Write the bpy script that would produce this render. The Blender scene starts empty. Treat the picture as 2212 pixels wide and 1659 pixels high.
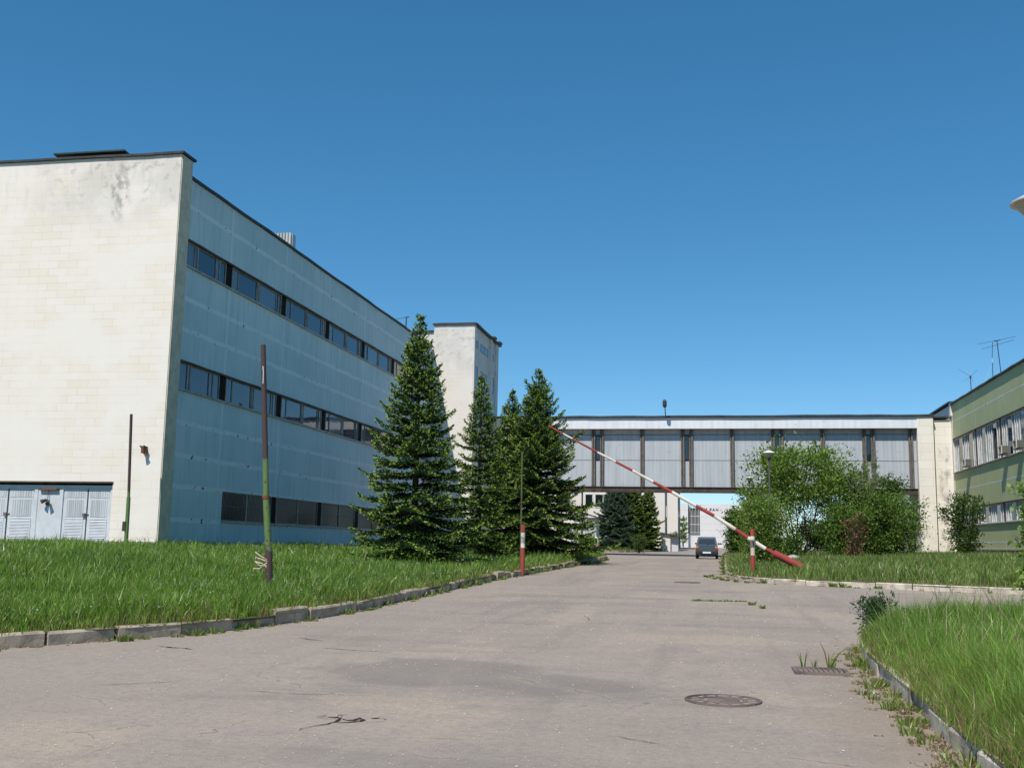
import bpy, math, random
import numpy as np
from mathutils import Vector, Matrix
R = math.radians
S = bpy.context.scene
COL = S.collection
rng = np.random.default_rng(11)
random.seed(5)

# ------------------------------------------------------------------ camera, sky, sun, exposure
EYE = 1.55
yaw, pitch, roll = R(10.93), R(8.52), R(1.03)
fwd = Vector((-math.sin(yaw)*math.cos(pitch), math.cos(yaw)*math.cos(pitch), math.sin(pitch)))
r0 = Vector((math.cos(yaw), math.sin(yaw), 0)); u0 = r0.cross(fwd)
rt = r0*math.cos(roll)+u0*math.sin(roll); up = -r0*math.sin(roll)+u0*math.cos(roll)
cd = bpy.data.cameras.new('camera'); cam = bpy.data.objects.new('camera', cd); COL.objects.link(cam)
cam.matrix_world = Matrix(((rt.x, up.x, -fwd.x, 0), (rt.y, up.y, -fwd.y, 0), (rt.z, up.z, -fwd.z, EYE), (0, 0, 0, 1)))
cd.sensor_width = 36; cd.sensor_fit = 'HORIZONTAL'; cd.lens = 36*2300/2212; cd.clip_start = .1; cd.clip_end = 6000
S.camera = cam
SUN = Vector((-1, -3.19, 4.6)).normalized()
sl = bpy.data.lights.new('sun', 'SUN'); so = bpy.data.objects.new('sun', sl); COL.objects.link(so)
so.rotation_euler = SUN.to_track_quat('Z', 'Y').to_euler(); sl.energy = 4.7; sl.angle = R(.5); sl.color = (1, .935, .84)
w = bpy.data.worlds.new('World'); S.world = w; w.use_nodes = True
wn = w.node_tree.nodes; bg = wn['Background']
sky = wn.new('ShaderNodeTexSky'); sky.sky_type = 'NISHITA'; sky.sun_disc = False
sky.sun_elevation = math.asin(SUN.z); sky.sun_rotation = math.atan2(SUN.x, SUN.y)
sky.air_density = 1.0; sky.dust_density = .3; sky.ozone_density = 3.5; sky.altitude = 3000
hs = wn.new('ShaderNodeHueSaturation'); hs.inputs['Saturation'].default_value = 1.40; hs.inputs['Hue'].default_value = .490; hs.inputs['Value'].default_value = 1.27
gm = wn.new('ShaderNodeGamma'); gm.inputs['Gamma'].default_value = .78; w.node_tree.links.new(sky.outputs[0], gm.inputs[0]); w.node_tree.links.new(gm.outputs[0], hs.inputs['Color'])
w.node_tree.links.new(hs.outputs[0], bg.inputs[0]); bg.inputs[1].default_value = .15
S.view_settings.view_transform = 'Standard'; S.view_settings.look = 'None'
S.view_settings.exposure = 0; S.view_settings.gamma = 1
S.render.engine = 'CYCLES'; S.cycles.max_bounces = 6; S.cycles.transparent_max_bounces = 8

# ------------------------------------------------------------------ materials
class NT:
    def __init__(s, name):
        s.m = bpy.data.materials.new(name); s.m.use_nodes = True
        s.t = s.m.node_tree; s.n = s.t.nodes; s.b = s.n['Principled BSDF']
        s.pos = s.n.new('ShaderNodeNewGeometry').outputs['Position']
        sp = s.n.new('ShaderNodeSeparateXYZ'); s.link(s.pos, sp.inputs[0]); s.x, s.y, s.z = sp.outputs
    def link(s, a, b): s.t.links.new(a, b)
    def put(s, sock, v):
        if isinstance(v, bpy.types.NodeSocket): s.link(v, sock)
        elif isinstance(v, tuple) and sock.type == 'RGBA': sock.default_value = (*v[:3], 1)
        else: sock.default_value = v
    def math(s, op, a, b=0., c=None, clamp=False):
        n = s.n.new('ShaderNodeMath'); n.operation = op; n.use_clamp = clamp
        s.put(n.inputs[0], a); s.put(n.inputs[1], b)
        if c is not None: s.put(n.inputs[2], c)
        return n.outputs[0]
    def vec(s, x, y, z):
        n = s.n.new('ShaderNodeCombineXYZ'); s.put(n.inputs[0], x); s.put(n.inputs[1], y); s.put(n.inputs[2], z); return n.outputs[0]
    def noise(s, scale, detail=4, v=None, rough=.55, stretch=None):
        v = v or s.pos
        if stretch:
            n = s.n.new('ShaderNodeMapping'); s.link(v, n.inputs[0]); n.inputs['Scale'].default_value = stretch; v = n.outputs[0]
        n = s.n.new('ShaderNodeTexNoise'); s.link(v, n.inputs['Vector']); n.inputs['Scale'].default_value = scale
        n.inputs['Detail'].default_value = detail; n.inputs['Roughness'].default_value = rough
        return n.outputs[0]
    def ss(s, v, a, b, o0=0., o1=1.):
        n = s.n.new('ShaderNodeMapRange'); n.interpolation_type = 'SMOOTHSTEP'
        s.put(n.inputs[0], v); s.put(n.inputs[1], a); s.put(n.inputs[2], b); s.put(n.inputs[3], o0); s.put(n.inputs[4], o1)
        return n.outputs[0]
    def mix(s, f, a, b, mode='MIX'):
        n = s.n.new('ShaderNodeMix'); n.data_type = 'RGBA'; n.blend_type = mode; n.clamp_factor = True
        s.put(n.inputs[0], f); s.put(n.inputs[6], a); s.put(n.inputs[7], b); return n.outputs[2]
    def out(s, col, rough=.8, spec=.3, metal=0., bump=None, bs=.3, bd=.02):
        s.put(s.b.inputs['Base Color'], col); s.put(s.b.inputs['Roughness'], rough)
        s.b.inputs['Specular IOR Level'].default_value = spec; s.b.inputs['Metallic'].default_value = metal
        if bump is not None:
            n = s.n.new('ShaderNodeBump'); n.inputs['Strength'].default_value = bs; n.inputs['Distance'].default_value = bd
            s.link(bump, n.inputs['Height']); s.link(n.outputs[0], s.b.inputs['Normal'])
        return s.m
    def line(s, coord, vals, wdt, wob=None):
        tot = None
        c = coord if wob is None else s.math('ADD', coord, wob)
        for v in vals:
            d = s.math('ABSOLUTE', s.math('SUBTRACT', c, v)); k = s.ss(d, wdt*.55, wdt, 1, 0)
            tot = k if tot is None else s.math('MAXIMUM', tot, k)
        return tot

def simple(name, c, rough=.7, spec=.3, metal=0., var=.15, sc=3., dirt=None):
    k = NT(name); n = k.noise(sc, 5)
    d = tuple(v*(1-var) for v in c) if dirt is None else dirt
    return k.out(k.mix(k.ss(n, .35, .7), c, d), rough, spec, metal, bump=k.noise(sc*12, 3), bs=.08)

def mat_cream(name, dark=.0, grey=0.):
    k = NT(name); u = k.math('ADD', k.x, k.y); v = k.vec(u, k.z, 0.)
    b = k.n.new('ShaderNodeTexBrick'); k.link(v, b.inputs['Vector']); b.inputs['Scale'].default_value = 1
    b.inputs['Brick Width'].default_value = .86; b.inputs['Row Height'].default_value = .305; b.inputs['Mortar Size'].default_value = .007
    b.inputs['Mortar Smooth'].default_value = .3; b.inputs['Bias'].default_value = -.25
    c1 = (.845-dark, .775-dark, .70-dark); c2 = (.81-dark, .72-dark, .59-dark)
    b.inputs['Color1'].default_value = (*c1, 1); b.inputs['Color2'].default_value = (*c2, 1); b.inputs['Mortar'].default_value = (.60, .55, .46, 1)
    big = k.noise(.5, 3); c = k.mix(k.ss(big, .4, .68), b.outputs[0], (.855-dark, .80-dark, .74-dark))
    fade = k.ss(k.noise(.9, 3), .42, .62); c = k.mix(k.math('MULTIPLY', fade, .55), c, (.845-dark, .78-dark, .71-dark))
    # run-off staining that hangs below the parapet, stronger in one run
    st = k.noise(1., 5, v, stretch=(3.2, .45, 1)); blot = k.noise(.8, 4)
    top = k.ss(k.z, 13.6, 16.4); m = k.math('MULTIPLY', k.math('MULTIPLY', k.ss(st, .45, .72), top), k.ss(blot, .36, .6))
    c = k.mix(k.math('MULTIPLY', m, .34), c, (.40, .385, .36))
    wash = k.math('MULTIPLY', k.math('MULTIPLY', k.ss(k.z, 13.2, 15.2), k.ss(k.x, -29.5, -25.)), k.ss(k.noise(.7, 5), .34, .62)); c = k.mix(k.math('MULTIPLY', wash, .42), c, (.50, .475, .44))
    blk = k.math('MULTIPLY', k.math('MULTIPLY', top, k.ss(k.noise(1., 6, v, stretch=(2.4, 2.6, 1)), .52, .66)), k.ss(k.x, -29., -24.)); c = k.mix(k.math('MULTIPLY', blk, .5), c, (.36, .345, .32))
    dx = k.math('MULTIPLY', k.math('ADD', k.math('ADD', k.x, 23.5), k.math('MULTIPLY', k.math('SUBTRACT', k.noise(1.7, 3), .5), .9)), 2.3); dz = k.math('MULTIPLY', k.math('SUBTRACT', k.z, 15.3), .62)
    rr = k.math('SQRT', k.math('ADD', k.math('MULTIPLY', dx, dx), k.math('MULTIPLY', dz, dz)))
    st2 = k.noise(1., 6, v, stretch=(3.4, 2.0, 1))
    m2 = k.math('MULTIPLY', k.ss(rr, .25, 1.05, 1, 0), k.ss(st2, .38, .56)); c = k.mix(k.math('MULTIPLY', m2, .65), c, (.22, .21, .195))
    lo = k.math('MULTIPLY', k.ss(k.z, 1.3, 2.6, 1, 0), k.ss(k.noise(1.6, 4), .45, .7)); c = k.mix(k.math('MULTIPLY', lo, .45), c, (.45, .42, .37))
    if grey: c = k.mix(grey, c, (.62, .61, .59))
    return k.out(c, .85, .25, bump=k.math('ADD', b.outputs['Fac'], k.math('MULTIPLY', k.noise(14, 3), -.5)), bs=.25, bd=-.01)

def mat_pier():
    k = NT('stained_pier_plaster'); v = k.vec(k.math('ADD', k.x, k.y), k.z, 0.)
    b = k.n.new('ShaderNodeTexBrick'); k.link(v, b.inputs['Vector']); b.inputs['Scale'].default_value = 1
    b.inputs['Brick Width'].default_value = 1.6; b.inputs['Row Height'].default_value = .62; b.inputs['Mortar Size'].default_value = .014
    b.inputs['Color1'].default_value = (.83, .79, .71, 1); b.inputs['Color2'].default_value = (.79, .74, .65, 1); b.inputs['Mortar'].default_value = (.66, .61, .54, 1)
    dx = k.math('MULTIPLY', k.math('SUBTRACT', k.x, 16.3), 1.7)
    m = k.math('MULTIPLY', k.ss(k.math('ABSOLUTE', dx), .2, .95, 1, 0), k.ss(k.noise(1.1, 5, v, stretch=(1.2, .8, 1)), .44, .6))
    m = k.math('MULTIPLY', m, k.ss(k.z, 9.6, 8.6)); c = k.mix(k.math('MULTIPLY', m, .8), b.outputs[0], (.30, .27, .25))
    m3 = k.math('MULTIPLY', k.ss(k.noise(.7, 5), .55, .75), .5); c = k.mix(m3, c, (.55, .48, .44))
    return k.out(c, .85, .2, bump=b.outputs['Fac'], bs=.2, bd=-.01)

def mat_panel(name, base, lite, dirty, zs, ys, wob=.06, lw=.125, joint=(.5, .52, .52)):
    k = NT(name); wb = k.math('MULTIPLY', k.math('SUBTRACT', k.noise(.9, 4), .5), wob*2.4)
    h = k.line(k.z, zs, lw, wb); vj = k.line(k.y, ys, lw*.62, k.math('MULTIPLY', wb, .4))
    patchy = k.noise(2.6, 5); hv = k.math('MULTIPLY', k.math('MAXIMUM', h, vj), k.ss(patchy, .28, .5, .35, 1))
    st = k.noise(1., 5, stretch=(1, 3.5, .3)); big = k.noise(.35, 4)
    c = k.mix(k.ss(big, .35, .7), base, lite); c = k.mix(k.math('MULTIPLY', k.ss(st, .46, .74), .55), c, dirty)
    c = k.mix(k.math('MULTIPLY', k.ss(k.noise(7, 6), .55, .8), .3), c, dirty)
    c = k.mix(k.math('MULTIPLY', hv, .85), c, joint)
    chip = k.math('MULTIPLY', h, k.ss(k.noise(3.2, 3), .63, .68)); c = k.mix(chip, c, (.10, .10, .09))
    return k.out(c, .8, .25, bump=k.math('ADD', k.noise(18, 3), k.math('MULTIPLY', hv, 2)), bs=.2, bd=.008)

def mat_glass(name, base=(.010, .018, .032), rough=.03, ior=1.75):
    k = NT(name); k.out(base, rough, .5); k.b.inputs['IOR'].default_value = ior
    n = k.n.new('ShaderNodeBump'); n.inputs['Strength'].default_value = .05; n.inputs['Distance'].default_value = .05
    k.link(k.noise(1.4, 1), n.inputs['Height']); k.link(n.outputs[0], k.b.inputs['Normal']); return k.m

def mat_curtain():
    k = NT('dusty_curtained_glass'); st = k.noise(1., 3, stretch=(1, 5., .3)); c = k.mix(k.ss(st, .35, .62), (.36, .37, .38), (.20, .21, .215))
    c = k.mix(k.ss(k.noise(.8, 3), .52, .6), c, (.06, .07, .075)); return k.out(c, .12, .5)

def mat_corr(name, c0, c1, freq, axis='x'):
    k = NT(name); st = k.noise(1., 5, stretch=(3., 3., .25)); w_ = k.math('SINE', k.math('MULTIPLY', k.x if axis == 'x' else k.y, freq))
    c = k.mix(k.ss(st, .4, .7), c0, c1); c = k.mix(k.math('MULTIPLY', k.ss(k.noise(2.2, 6), .58, .75), .35), c, tuple(v*.62 for v in c0))
    return k.out(c, .55, .4, bump=w_, bs=.35, bd=.02)

def mat_rust(name, c, rust=(.10, .055, .04), lo=.45, hi=.62, sc=2.5):
    k = NT(name); n = k.noise(sc, 6); return k.out(k.mix(k.ss(n, lo, hi), c, rust), .7, .3, bump=k.noise(40, 3), bs=.15, bd=.005)

def mat_pole_green():
    k = NT('flaking_green_pole_paint'); n = k.math('ADD', k.z, k.math('MULTIPLY', k.math('SUBTRACT', k.noise(5, 5), .5), 1.1))
    m = k.math('MULTIPLY', k.ss(n, 1.25, 1.4), k.ss(n, 3.0, 3.15, 1, 0)); c = k.mix(m, (.075, .05, .047), (.125, .20, .065))
    c = k.mix(k.ss(k.noise(16, 5), .58, .66), c, (.07, .04, .035)); return k.out(c, .7, .3, bump=k.noise(40), bs=.2, bd=.004)

def mat_road():
    k = NT('old_dusty_asphalt')
    grain = k.noise(55, 3); fine = k.noise(160, 2); mid = k.noise(2.2, 6); big = k.noise(.28, 5)
    tan = k.noise(.45, 5, stretch=(1., .55, 1))
    c = k.mix(k.ss(big, .35, .65), (.325, .275, .233), (.37, .311, .261))
    c = k.mix(k.math('MULTIPLY', k.ss(tan, .50, .64), .75), c, (.44, .362, .282))
    c = k.mix(k.math('MULTIPLY', k.ss(mid, .48, .72), .5), c, (.27, .235, .21))
    band = k.noise(1., 4, stretch=(.16, .75, 1)); c = k.mix(k.math('MULTIPLY', k.ss(band, .5, .68), .5), c, (.405, .335, .27)); c = k.mix(k.math('MULTIPLY', k.ss(band, .48, .34), .5), c, (.235, .205, .184))
    # worn smoother repair strip and dusty gutters
    wx = k.math('ADD', k.x, k.math('MULTIPLY', k.math('SUBTRACT', k.noise(1.1, 5), .5), 1.6)); wy = k.math('ADD', k.y, k.math('MULTIPLY', k.math('SUBTRACT', k.noise(.9, 5), .5), 1.3))
    def blob(cx, cy, ax, ay):
        a = k.math('DIVIDE', k.math('SUBTRACT', wx, cx), ax); b = k.math('DIVIDE', k.math('SUBTRACT', wy, cy), ay)
        return k.ss(k.math('ADD', k.math('MULTIPLY', a, a), k.math('MULTIPLY', b, b)), .55, 1.0, 1, 0)
    pt = k.math('MAXIMUM', blob(-3.4, 12.5, 1.5, 1.25), blob(-1.9, 12.0, 1.35, .8))
    c = k.mix(k.math('MULTIPLY', pt, .6), c, (.205, .182, .162))
    tp = k.math('MAXIMUM', k.math('MAXIMUM', blob(-3.1, 10.3, 1.0, .45), blob(-2.7, 20.5, .5, 2.2)), k.math('MAXIMUM', blob(-.2, 17.2, 1.6, .8), blob(-5.6, 7.9, 1.2, .6)))
    c = k.mix(k.math('MULTIPLY', tp, .6), c, (.44, .362, .282))
    tr = k.noise(1., 4, stretch=(1.5, .10, 1)); c = k.mix(k.math('MULTIPLY', k.ss(tr, .5, .7), .4), c, (.395, .33, .27)); c = k.mix(k.math('MULTIPLY', k.ss(tr, .46, .32), .4), c, (.235, .205, .185))
    vo = k.n.new('ShaderNodeTexVoronoi'); vo.feature = 'DISTANCE_TO_EDGE'; vo.inputs['Scale'].default_value = .42
    k.link(k.vec(k.math('ADD', k.x, k.math('MULTIPLY', k.noise(1.6, 5), .9)), k.math('ADD', k.y, k.math('MULTIPLY', k.noise(1.3, 5), .9)), 0.), vo.inputs['Vector'])
    cr = k.math('MULTIPLY', k.ss(vo.outputs['Distance'], .006, .002), k.ss(k.noise(.33, 3), .5, .6)); cr2 = k.math('MULTIPLY', k.ss(vo.outputs['Distance'], .05, .0), k.ss(k.noise(.33, 3), .5, .6))
    gut = k.ss(k.math('ADD', wx, 0.), -6.3, -5.2, 1, 0); c = k.mix(k.math('MULTIPLY', gut, .55), c, (.36, .305, .25))
    gr = k.math('MULTIPLY', k.ss(k.math('ADD', wx, 0.), .5, 1.7), k.ss(k.y, 17., 15.)); c = k.mix(k.math('MULTIPLY', gr, .72), c, (.30, .235, .178))
    speck = k.noise(13, 4); c = k.mix(k.ss(speck, .42, .7, 0., .38), c, (.20, .172, .148)); c = k.mix(k.ss(grain, .3, .75, .0, .40), c, (.175, .15, .13)); c = k.mix(k.ss(fine, .60, .74, 0, .6), c, (.46, .43, .38))
    c = k.mix(k.math('MULTIPLY', cr2, .3), c, (.42, .345, .27)); c = k.mix(k.math('MULTIPLY', cr, .5), c, (.10, .082, .068))
    return k.out(c, .9, .25, bump=k.math('ADD', grain, k.math('MULTIPLY', mid, 1.5)), bs=.45, bd=.012)

def mat_soil():
    k = NT('lawn_soil'); c = k.mix(k.ss(k.noise(3, 5), .35, .65), (.075, .085, .03), (.13, .105, .07)); return k.out(c, .95, .1, bump=k.noise(20), bs=.5)

def mat_kerb(name, c):
    k = NT(name); c2 = tuple(v*.62 for v in c); cc = k.mix(k.ss(k.noise(3.5, 6), .38, .66), c, c2)
    cc = k.mix(k.math('MULTIPLY', k.ss(k.noise(1.3, 4), .5, .68), .6), cc, (.20, .145, .10)); return k.out(cc, .92, .15, bump=k.noise(30, 5), bs=.5, bd=.015)

def mat_leaf(name, trans=.3, rough=.5, spec=.25):
    k = NT(name); a = k.n.new('ShaderNodeAttribute'); a.attribute_name = 'tint'; k.out(a.outputs[0], rough, spec)
    t = k.n.new('ShaderNodeBsdfTranslucent'); k.link(k.mix(1., a.outputs[0], (1.0, 1.0, .55), 'MULTIPLY'), t.inputs[0])
    m = k.n.new('ShaderNodeMixShader'); m.inputs[0].default_value = trans
    k.link(k.b.outputs[0], m.inputs[1]); k.link(t.outputs[0], m.inputs[2]); k.link(m.outputs[0], k.n['Material Output'].inputs[0]); return k.m

M = {}
M['cream'] = mat_cream('cream_block_wall'); M['creamgrey'] = mat_cream('weathered_white_block_wall', .02, .25)
M['pier'] = mat_pier()
BAYS = [42.65+6.1*i for i in range(-6, 7)]
M['bluepanel'] = mat_panel('pale_blue_painted_panel', (.555, .69, .69), (.65, .765, .755), (.42, .545, .56), [14.95, 11.12, 9.85, 6.1, 4.8, 3.57, 2.25], BAYS, joint=(.80, .84, .83))
GY = [80.9-6.3*i for i in range(0, 9)]
M['greenpanel'] = mat_panel('sage_green_painted_panel', (.455, .50, .265), (.50, .54, .31), (.37, .41, .21), [10.84, 5.83, 2.15], GY, .03, .06, joint=(.60, .63, .60))
M['shadeplaster'] = simple('shaded_cream_plaster', (.70, .62, .46), .85, .2, var=.2)  # darker cream for the end wall's side, its shade put into the colour
M['glass'] = mat_glass('blue_dark_glass'); M['glassc'] = mat_glass('glass_with_pale_curtain', (.115, .15, .185), .06, 1.6)
M['glassb'] = mat_glass('barred_dark_glass', (.012, .018, .018), .12, 1.22)
M['curtain'] = mat_curtain()
M['frame'] = simple('weathered_window_frame', (.40, .39, .35), .7, .3, var=.4)
M['whiteframe'] = simple('white_window_frame', (.66, .68, .67), .6, .3, var=.25)
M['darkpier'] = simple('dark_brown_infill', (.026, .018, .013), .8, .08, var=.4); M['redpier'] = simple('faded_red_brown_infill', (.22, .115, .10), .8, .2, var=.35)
M['flash'] = simple('dark_roof_flashing', (.055, .055, .055), .6, .4, var=.5); M['brownflash'] = simple('brown_drip_flashing', (.10, .075, .045), .7, .3, var=.5)
M['sill'] = simple('grey_metal_sill', (.42, .40, .37), .5, .4, var=.4)
M['door'] = mat_corr('weathered_grey_door_paint', (.60, .62, .655), (.44, .46, .495), 55., 'x'); M['doorplain'] = simple('pale_grey_paint', (.62, .64, .68), .6, .35, var=.12)
M['bridgepanel'] = mat_corr('grey_profiled_sheet', (.46, .495, .53), (.39, .42, .455), 22.); M['bridgewhite'] = mat_corr('white_profiled_fascia', (.74, .765, .80), (.66, .69, .73), 14.)
M['mullion'] = simple('brown_steel_mullion', (.17, .145, .12), .6, .3, var=.35); M['beam'] = simple('brown_steel_beam', (.085, .065, .05), .7, .3, var=.4)
M['corrlight'] = mat_corr('light_corrugated_sheet', (.55, .57, .56), (.4, .42, .42), 30., 'x'); M['darkgreen'] = simple('dark_green_sheet', (.03, .06, .05), .5, .4, var=.3)
M['roof'] = simple('bitumen_roof', (.09, .09, .085), .95, .1)
M['steel'] = simple('dark_aerial_steel', (.06, .065, .08), .5, .5); M['lampgrey'] = simple('grey_lamp_pole', (.105, .105, .10), .6, .4, var=.3)
M['lampcap'] = simple('white_enamel_cap', (.74, .76, .76), .4, .5, var=.15); M['diff'] = simple('yellowed_diffuser', (.42, .37, .28), .4, .5, var=.2)
M['redpaint'] = mat_rust('faded_red_paint', (.37, .062, .05), (.25, .06, .048)); M['whitepaint'] = mat_rust('dirty_white_paint', (.74, .70, .60), (.55, .48, .36), .42, .7)
M['polegreen'] = mat_pole_green(); M['thin'] = mat_rust('green_brown_thin_pole', (.10, .125, .045), (.08, .05, .04)); M['rust'] = mat_rust('rust', (.20, .07, .035)); M['darkpole'] = mat_rust('dark_pole', (.05, .055, .04))
M['ribbon'] = simple('white_red_tape', (.78, .68, .6), .6, .3, dirt=(.55, .2, .12), sc=30)
M['concrete'] = simple('old_concrete', (.45, .43, .40), .9, .15, var=.3); M['acwhite'] = simple('cream_ac_casing', (.62, .59, .48), .5, .4, var=.2); M['acdark'] = simple('ac_dark_case', (.13, .13, .12), .6, .3)
M['iron'] = mat_rust('worn_cast_iron', (.20, .155, .135), (.115, .09, .08)); M['irondust'] = simple('dust_in_iron_cover', (.34, .28, .23), .95, .1)
M['soil'] = mat_soil(); M['road'] = mat_road(); M['ground'] = simple('far_ground', (.12, .13, .06), .95, .1)
M['kerb'] = mat_kerb('old_kerb_concrete', (.50, .415, .32)); M['kerb2'] = mat_kerb('pale_kerb_concrete', (.60, .53, .435))
M['crack'] = simple('crack_shadow_soil', (.055, .042, .035), .95, .05); M['pebble'] = simple('pale_grit', (.60, .55, .49), .9, .1, var=.35, sc=40)
M['bark'] = simple('grey_brown_bark', (.085, .065, .05), .95, .1, var=.4, sc=8); M['needle'] = mat_leaf('spruce_needles', .2, .55, .2); M['leaf'] = mat_leaf('shrub_leaves', .35, .45, .3)
M['grass'] = mat_leaf('grass_blades', .32, .36, .45); M['letter'] = simple('dark_blue_letter', (.03, .04, .09), .5, .4)
k = NT('graphite_car_paint'); k.out((.055, .085, .115), .25, .5, .3); k.b.inputs['Coat Weight'].default_value = .6; M['car'] = k.m
k = NT('white_car_paint'); k.out((.70, .70, .68), .3, .5); k.b.inputs['Coat Weight'].default_value = .6; M['carwhite'] = k.m
k = NT('cream_car_paint'); k.out((.60, .52, .45), .35, .5); k.b.inputs['Coat Weight'].default_value = .6; M['carcream'] = k.m
M['carglass'] = mat_glass('car_glass', (.035, .04, .045), .02, 1.9); M['tyre'] = simple('tyre_rubber', (.018, .018, .018), .85, .2); M['rim'] = simple('steel_rim', (.3, .3, .3), .4, .5)
M['plastic'] = simple('grey_plastic_bumper', (.025, .026, .028), .6, .3); M['plate'] = simple('white_number_plate', (.75, .76, .77), .4, .4, var=.05)
k = NT('red_tail_lamp'); k.out((.32, .02, .02), .2, .5); M['tail'] = k.m
k = NT('orange_clear_lamp'); k.out((.5, .28, .14), .2, .5); M['amber'] = k.m
M['greywall'] = simple('grey_green_side_wall', (.30, .31, .27), .85, .2, var=.3); M['pinkwhite'] = mat_panel('far_white_slab_wall', (.66, .64, .63), (.70, .68, .67), (.60, .57, .56), [8.2, 7.0, 5.8, 4.6, 3.4], [150.], .02, .04, joint=(.5, .47, .47))
M['louvre'] = simple('white_louvre_fin', (.66, .66, .65), .6, .3)

# ------------------------------------------------------------------ helpers
def empty(name, loc, label, cat, group=None):
    o = bpy.data.objects.new(name, None); COL.objects.link(o); o.location = loc; o.empty_display_size = .2
    return tag(o, label, cat, group)
def tag(o, label, cat, group=None):
    o['label'] = label; o['category'] = cat
    if group: o['group'] = group
    return o
def origin(p):
    v = Vector((0, 0, 0))
    while p: v = v+p.location; p = p.parent
    return v
def link_mesh(name, me, parent=None, kind=None, smooth=False):
    o = bpy.data.objects.new(name, me); COL.objects.link(o)
    if parent: o.parent = parent
    if kind: o['kind'] = kind
    if smooth: me.polygons.foreach_set('use_smooth', [True]*len(me.polygons))
    return o
class MB:
    def __init__(s): s.v = []; s.f = []
    def add(s, vs, fs):
        b = len(s.v); s.v += [tuple(v) for v in vs]; s.f += [tuple(i+b for i in f) for f in fs]; return s
    def box(s, x0, x1, y0, y1, z0, z1):
        return s.add([(x0, y0, z0), (x1, y0, z0), (x1, y1, z0), (x0, y1, z0), (x0, y0, z1), (x1, y0, z1), (x1, y1, z1), (x0, y1, z1)],
                     [(0, 3, 2, 1), (4, 5, 6, 7), (0, 1, 5, 4), (1, 2, 6, 5), (2, 3, 7, 6), (3, 0, 4, 7)])
    def tube(s, pts, rad, n=10, caps=True):
        pts = [Vector(p) for p in pts]; rad = rad if isinstance(rad, (list, tuple)) else [rad]*len(pts); vs = []; fs = []
        for i, p in enumerate(pts):
            t = (pts[min(i+1, len(pts)-1)]-pts[max(i-1, 0)]).normalized(); a = t.orthogonal() if abs(t.z) > .9 else Vector((0, 0, 1)).cross(t)
            if abs(t.z) > .9: a = Vector((1, 0, 0))-t*t.x
            a.normalize(); b = t.cross(a)
            for j in range(n): an = 2*math.pi*j/n; vs.append(p+(a*math.cos(an)+b*math.sin(an))*rad[i])
        for i in range(len(pts)-1):
            for j in range(n): fs.append((i*n+j, i*n+(j+1) % n, (i+1)*n+(j+1) % n, (i+1)*n+j))
        if caps: fs.append(tuple(range(n-1, -1, -1))); fs.append(tuple((len(pts)-1)*n+j for j in range(n)))
        return s.add(vs, fs)
    def lathe(s, c, prof, n=20):
        vs = [(c[0]+r*math.cos(2*math.pi*j/n), c[1]+r*math.sin(2*math.pi*j/n), c[2]+z) for r, z in prof for j in range(n)]
        fs = [(i*n+j, i*n+(j+1) % n, (i+1)*n+(j+1) % n, (i+1)*n+j) for i in range(len(prof)-1) for j in range(n)]
        fs.append(tuple(range(n-1, -1, -1))); fs.append(tuple((len(prof)-1)*n+j for j in range(n)))
        return s.add(vs, fs)
    def prism(s, poly, off):
        n = len(poly); off = Vector(off); vs = [Vector(p) for p in poly]+[Vector(p)+off for p in poly]
        return s.add(vs, [tuple(range(n-1, -1, -1)), tuple(range(n, 2*n))]+[(i, (i+1) % n, n+(i+1) % n, n+i) for i in range(n)])
    def build(s, name, mat, parent=None, kind=None, smooth=False, bevel=0):
        o = origin(parent); me = bpy.data.meshes.new(name)
        me.from_pydata([(v[0]-o.x, v[1]-o.y, v[2]-o.z) for v in s.v], [], s.f); me.materials.append(mat)
        import bmesh
        bm = bmesh.new(); bm.from_mesh(me); bmesh.ops.recalc_face_normals(bm, faces=bm.faces); bm.to_mesh(me); bm.free()
        ob = link_mesh(name, me, parent, kind, smooth)
        if bevel:
            md = ob.modifiers.new('bevel', 'BEVEL'); md.width = bevel; md.segments = 2; md.limit_method = 'ANGLE'
        if smooth:
            me.set_sharp_from_angle(angle=R(35))
        return ob
def copy_tree(o, parent=None):
    c = o.copy(); COL.objects.link(c); c.parent = parent
    for ch in list(o.children): copy_tree(ch, c)
    return c
def vn(x, y, sc, seed=0):
    x = np.asarray(x)/sc; y = np.asarray(y)/sc; xi = np.floor(x).astype(np.int64); yi = np.floor(y).astype(np.int64); fx = x-xi; fy = y-yi
    fx = fx*fx*(3-2*fx); fy = fy*fy*(3-2*fy)
    def h(a, b):
        n = (a*374761393+b*668265263+seed*982451653) & 0x7fffffff; n = ((n ^ (n >> 13))*1274126177) & 0x7fffffff; return ((n ^ (n >> 16)) & 0xffff)/65535.
    return (h(xi, yi)*(1-fx)+h(xi+1, yi)*fx)*(1-fy)+(h(xi, yi+1)*(1-fx)+h(xi+1, yi+1)*fx)*fy
def quads_mesh(name, V, F, tint, mat, parent=None, kind=None):
    o = origin(parent); me = bpy.data.meshes.new(name); V = V-np.array([o.x, o.y, o.z]); me.from_pydata(V.astype(np.float32), [], F)
    a = me.attributes.new('tint', 'FLOAT_COLOR', 'POINT'); c = np.ones((len(V), 4), np.float32); c[:, :3] = tint; a.data.foreach_set('color', c.ravel())
    me.materials.append(mat); return link_mesh(name, me, parent, kind)

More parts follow.
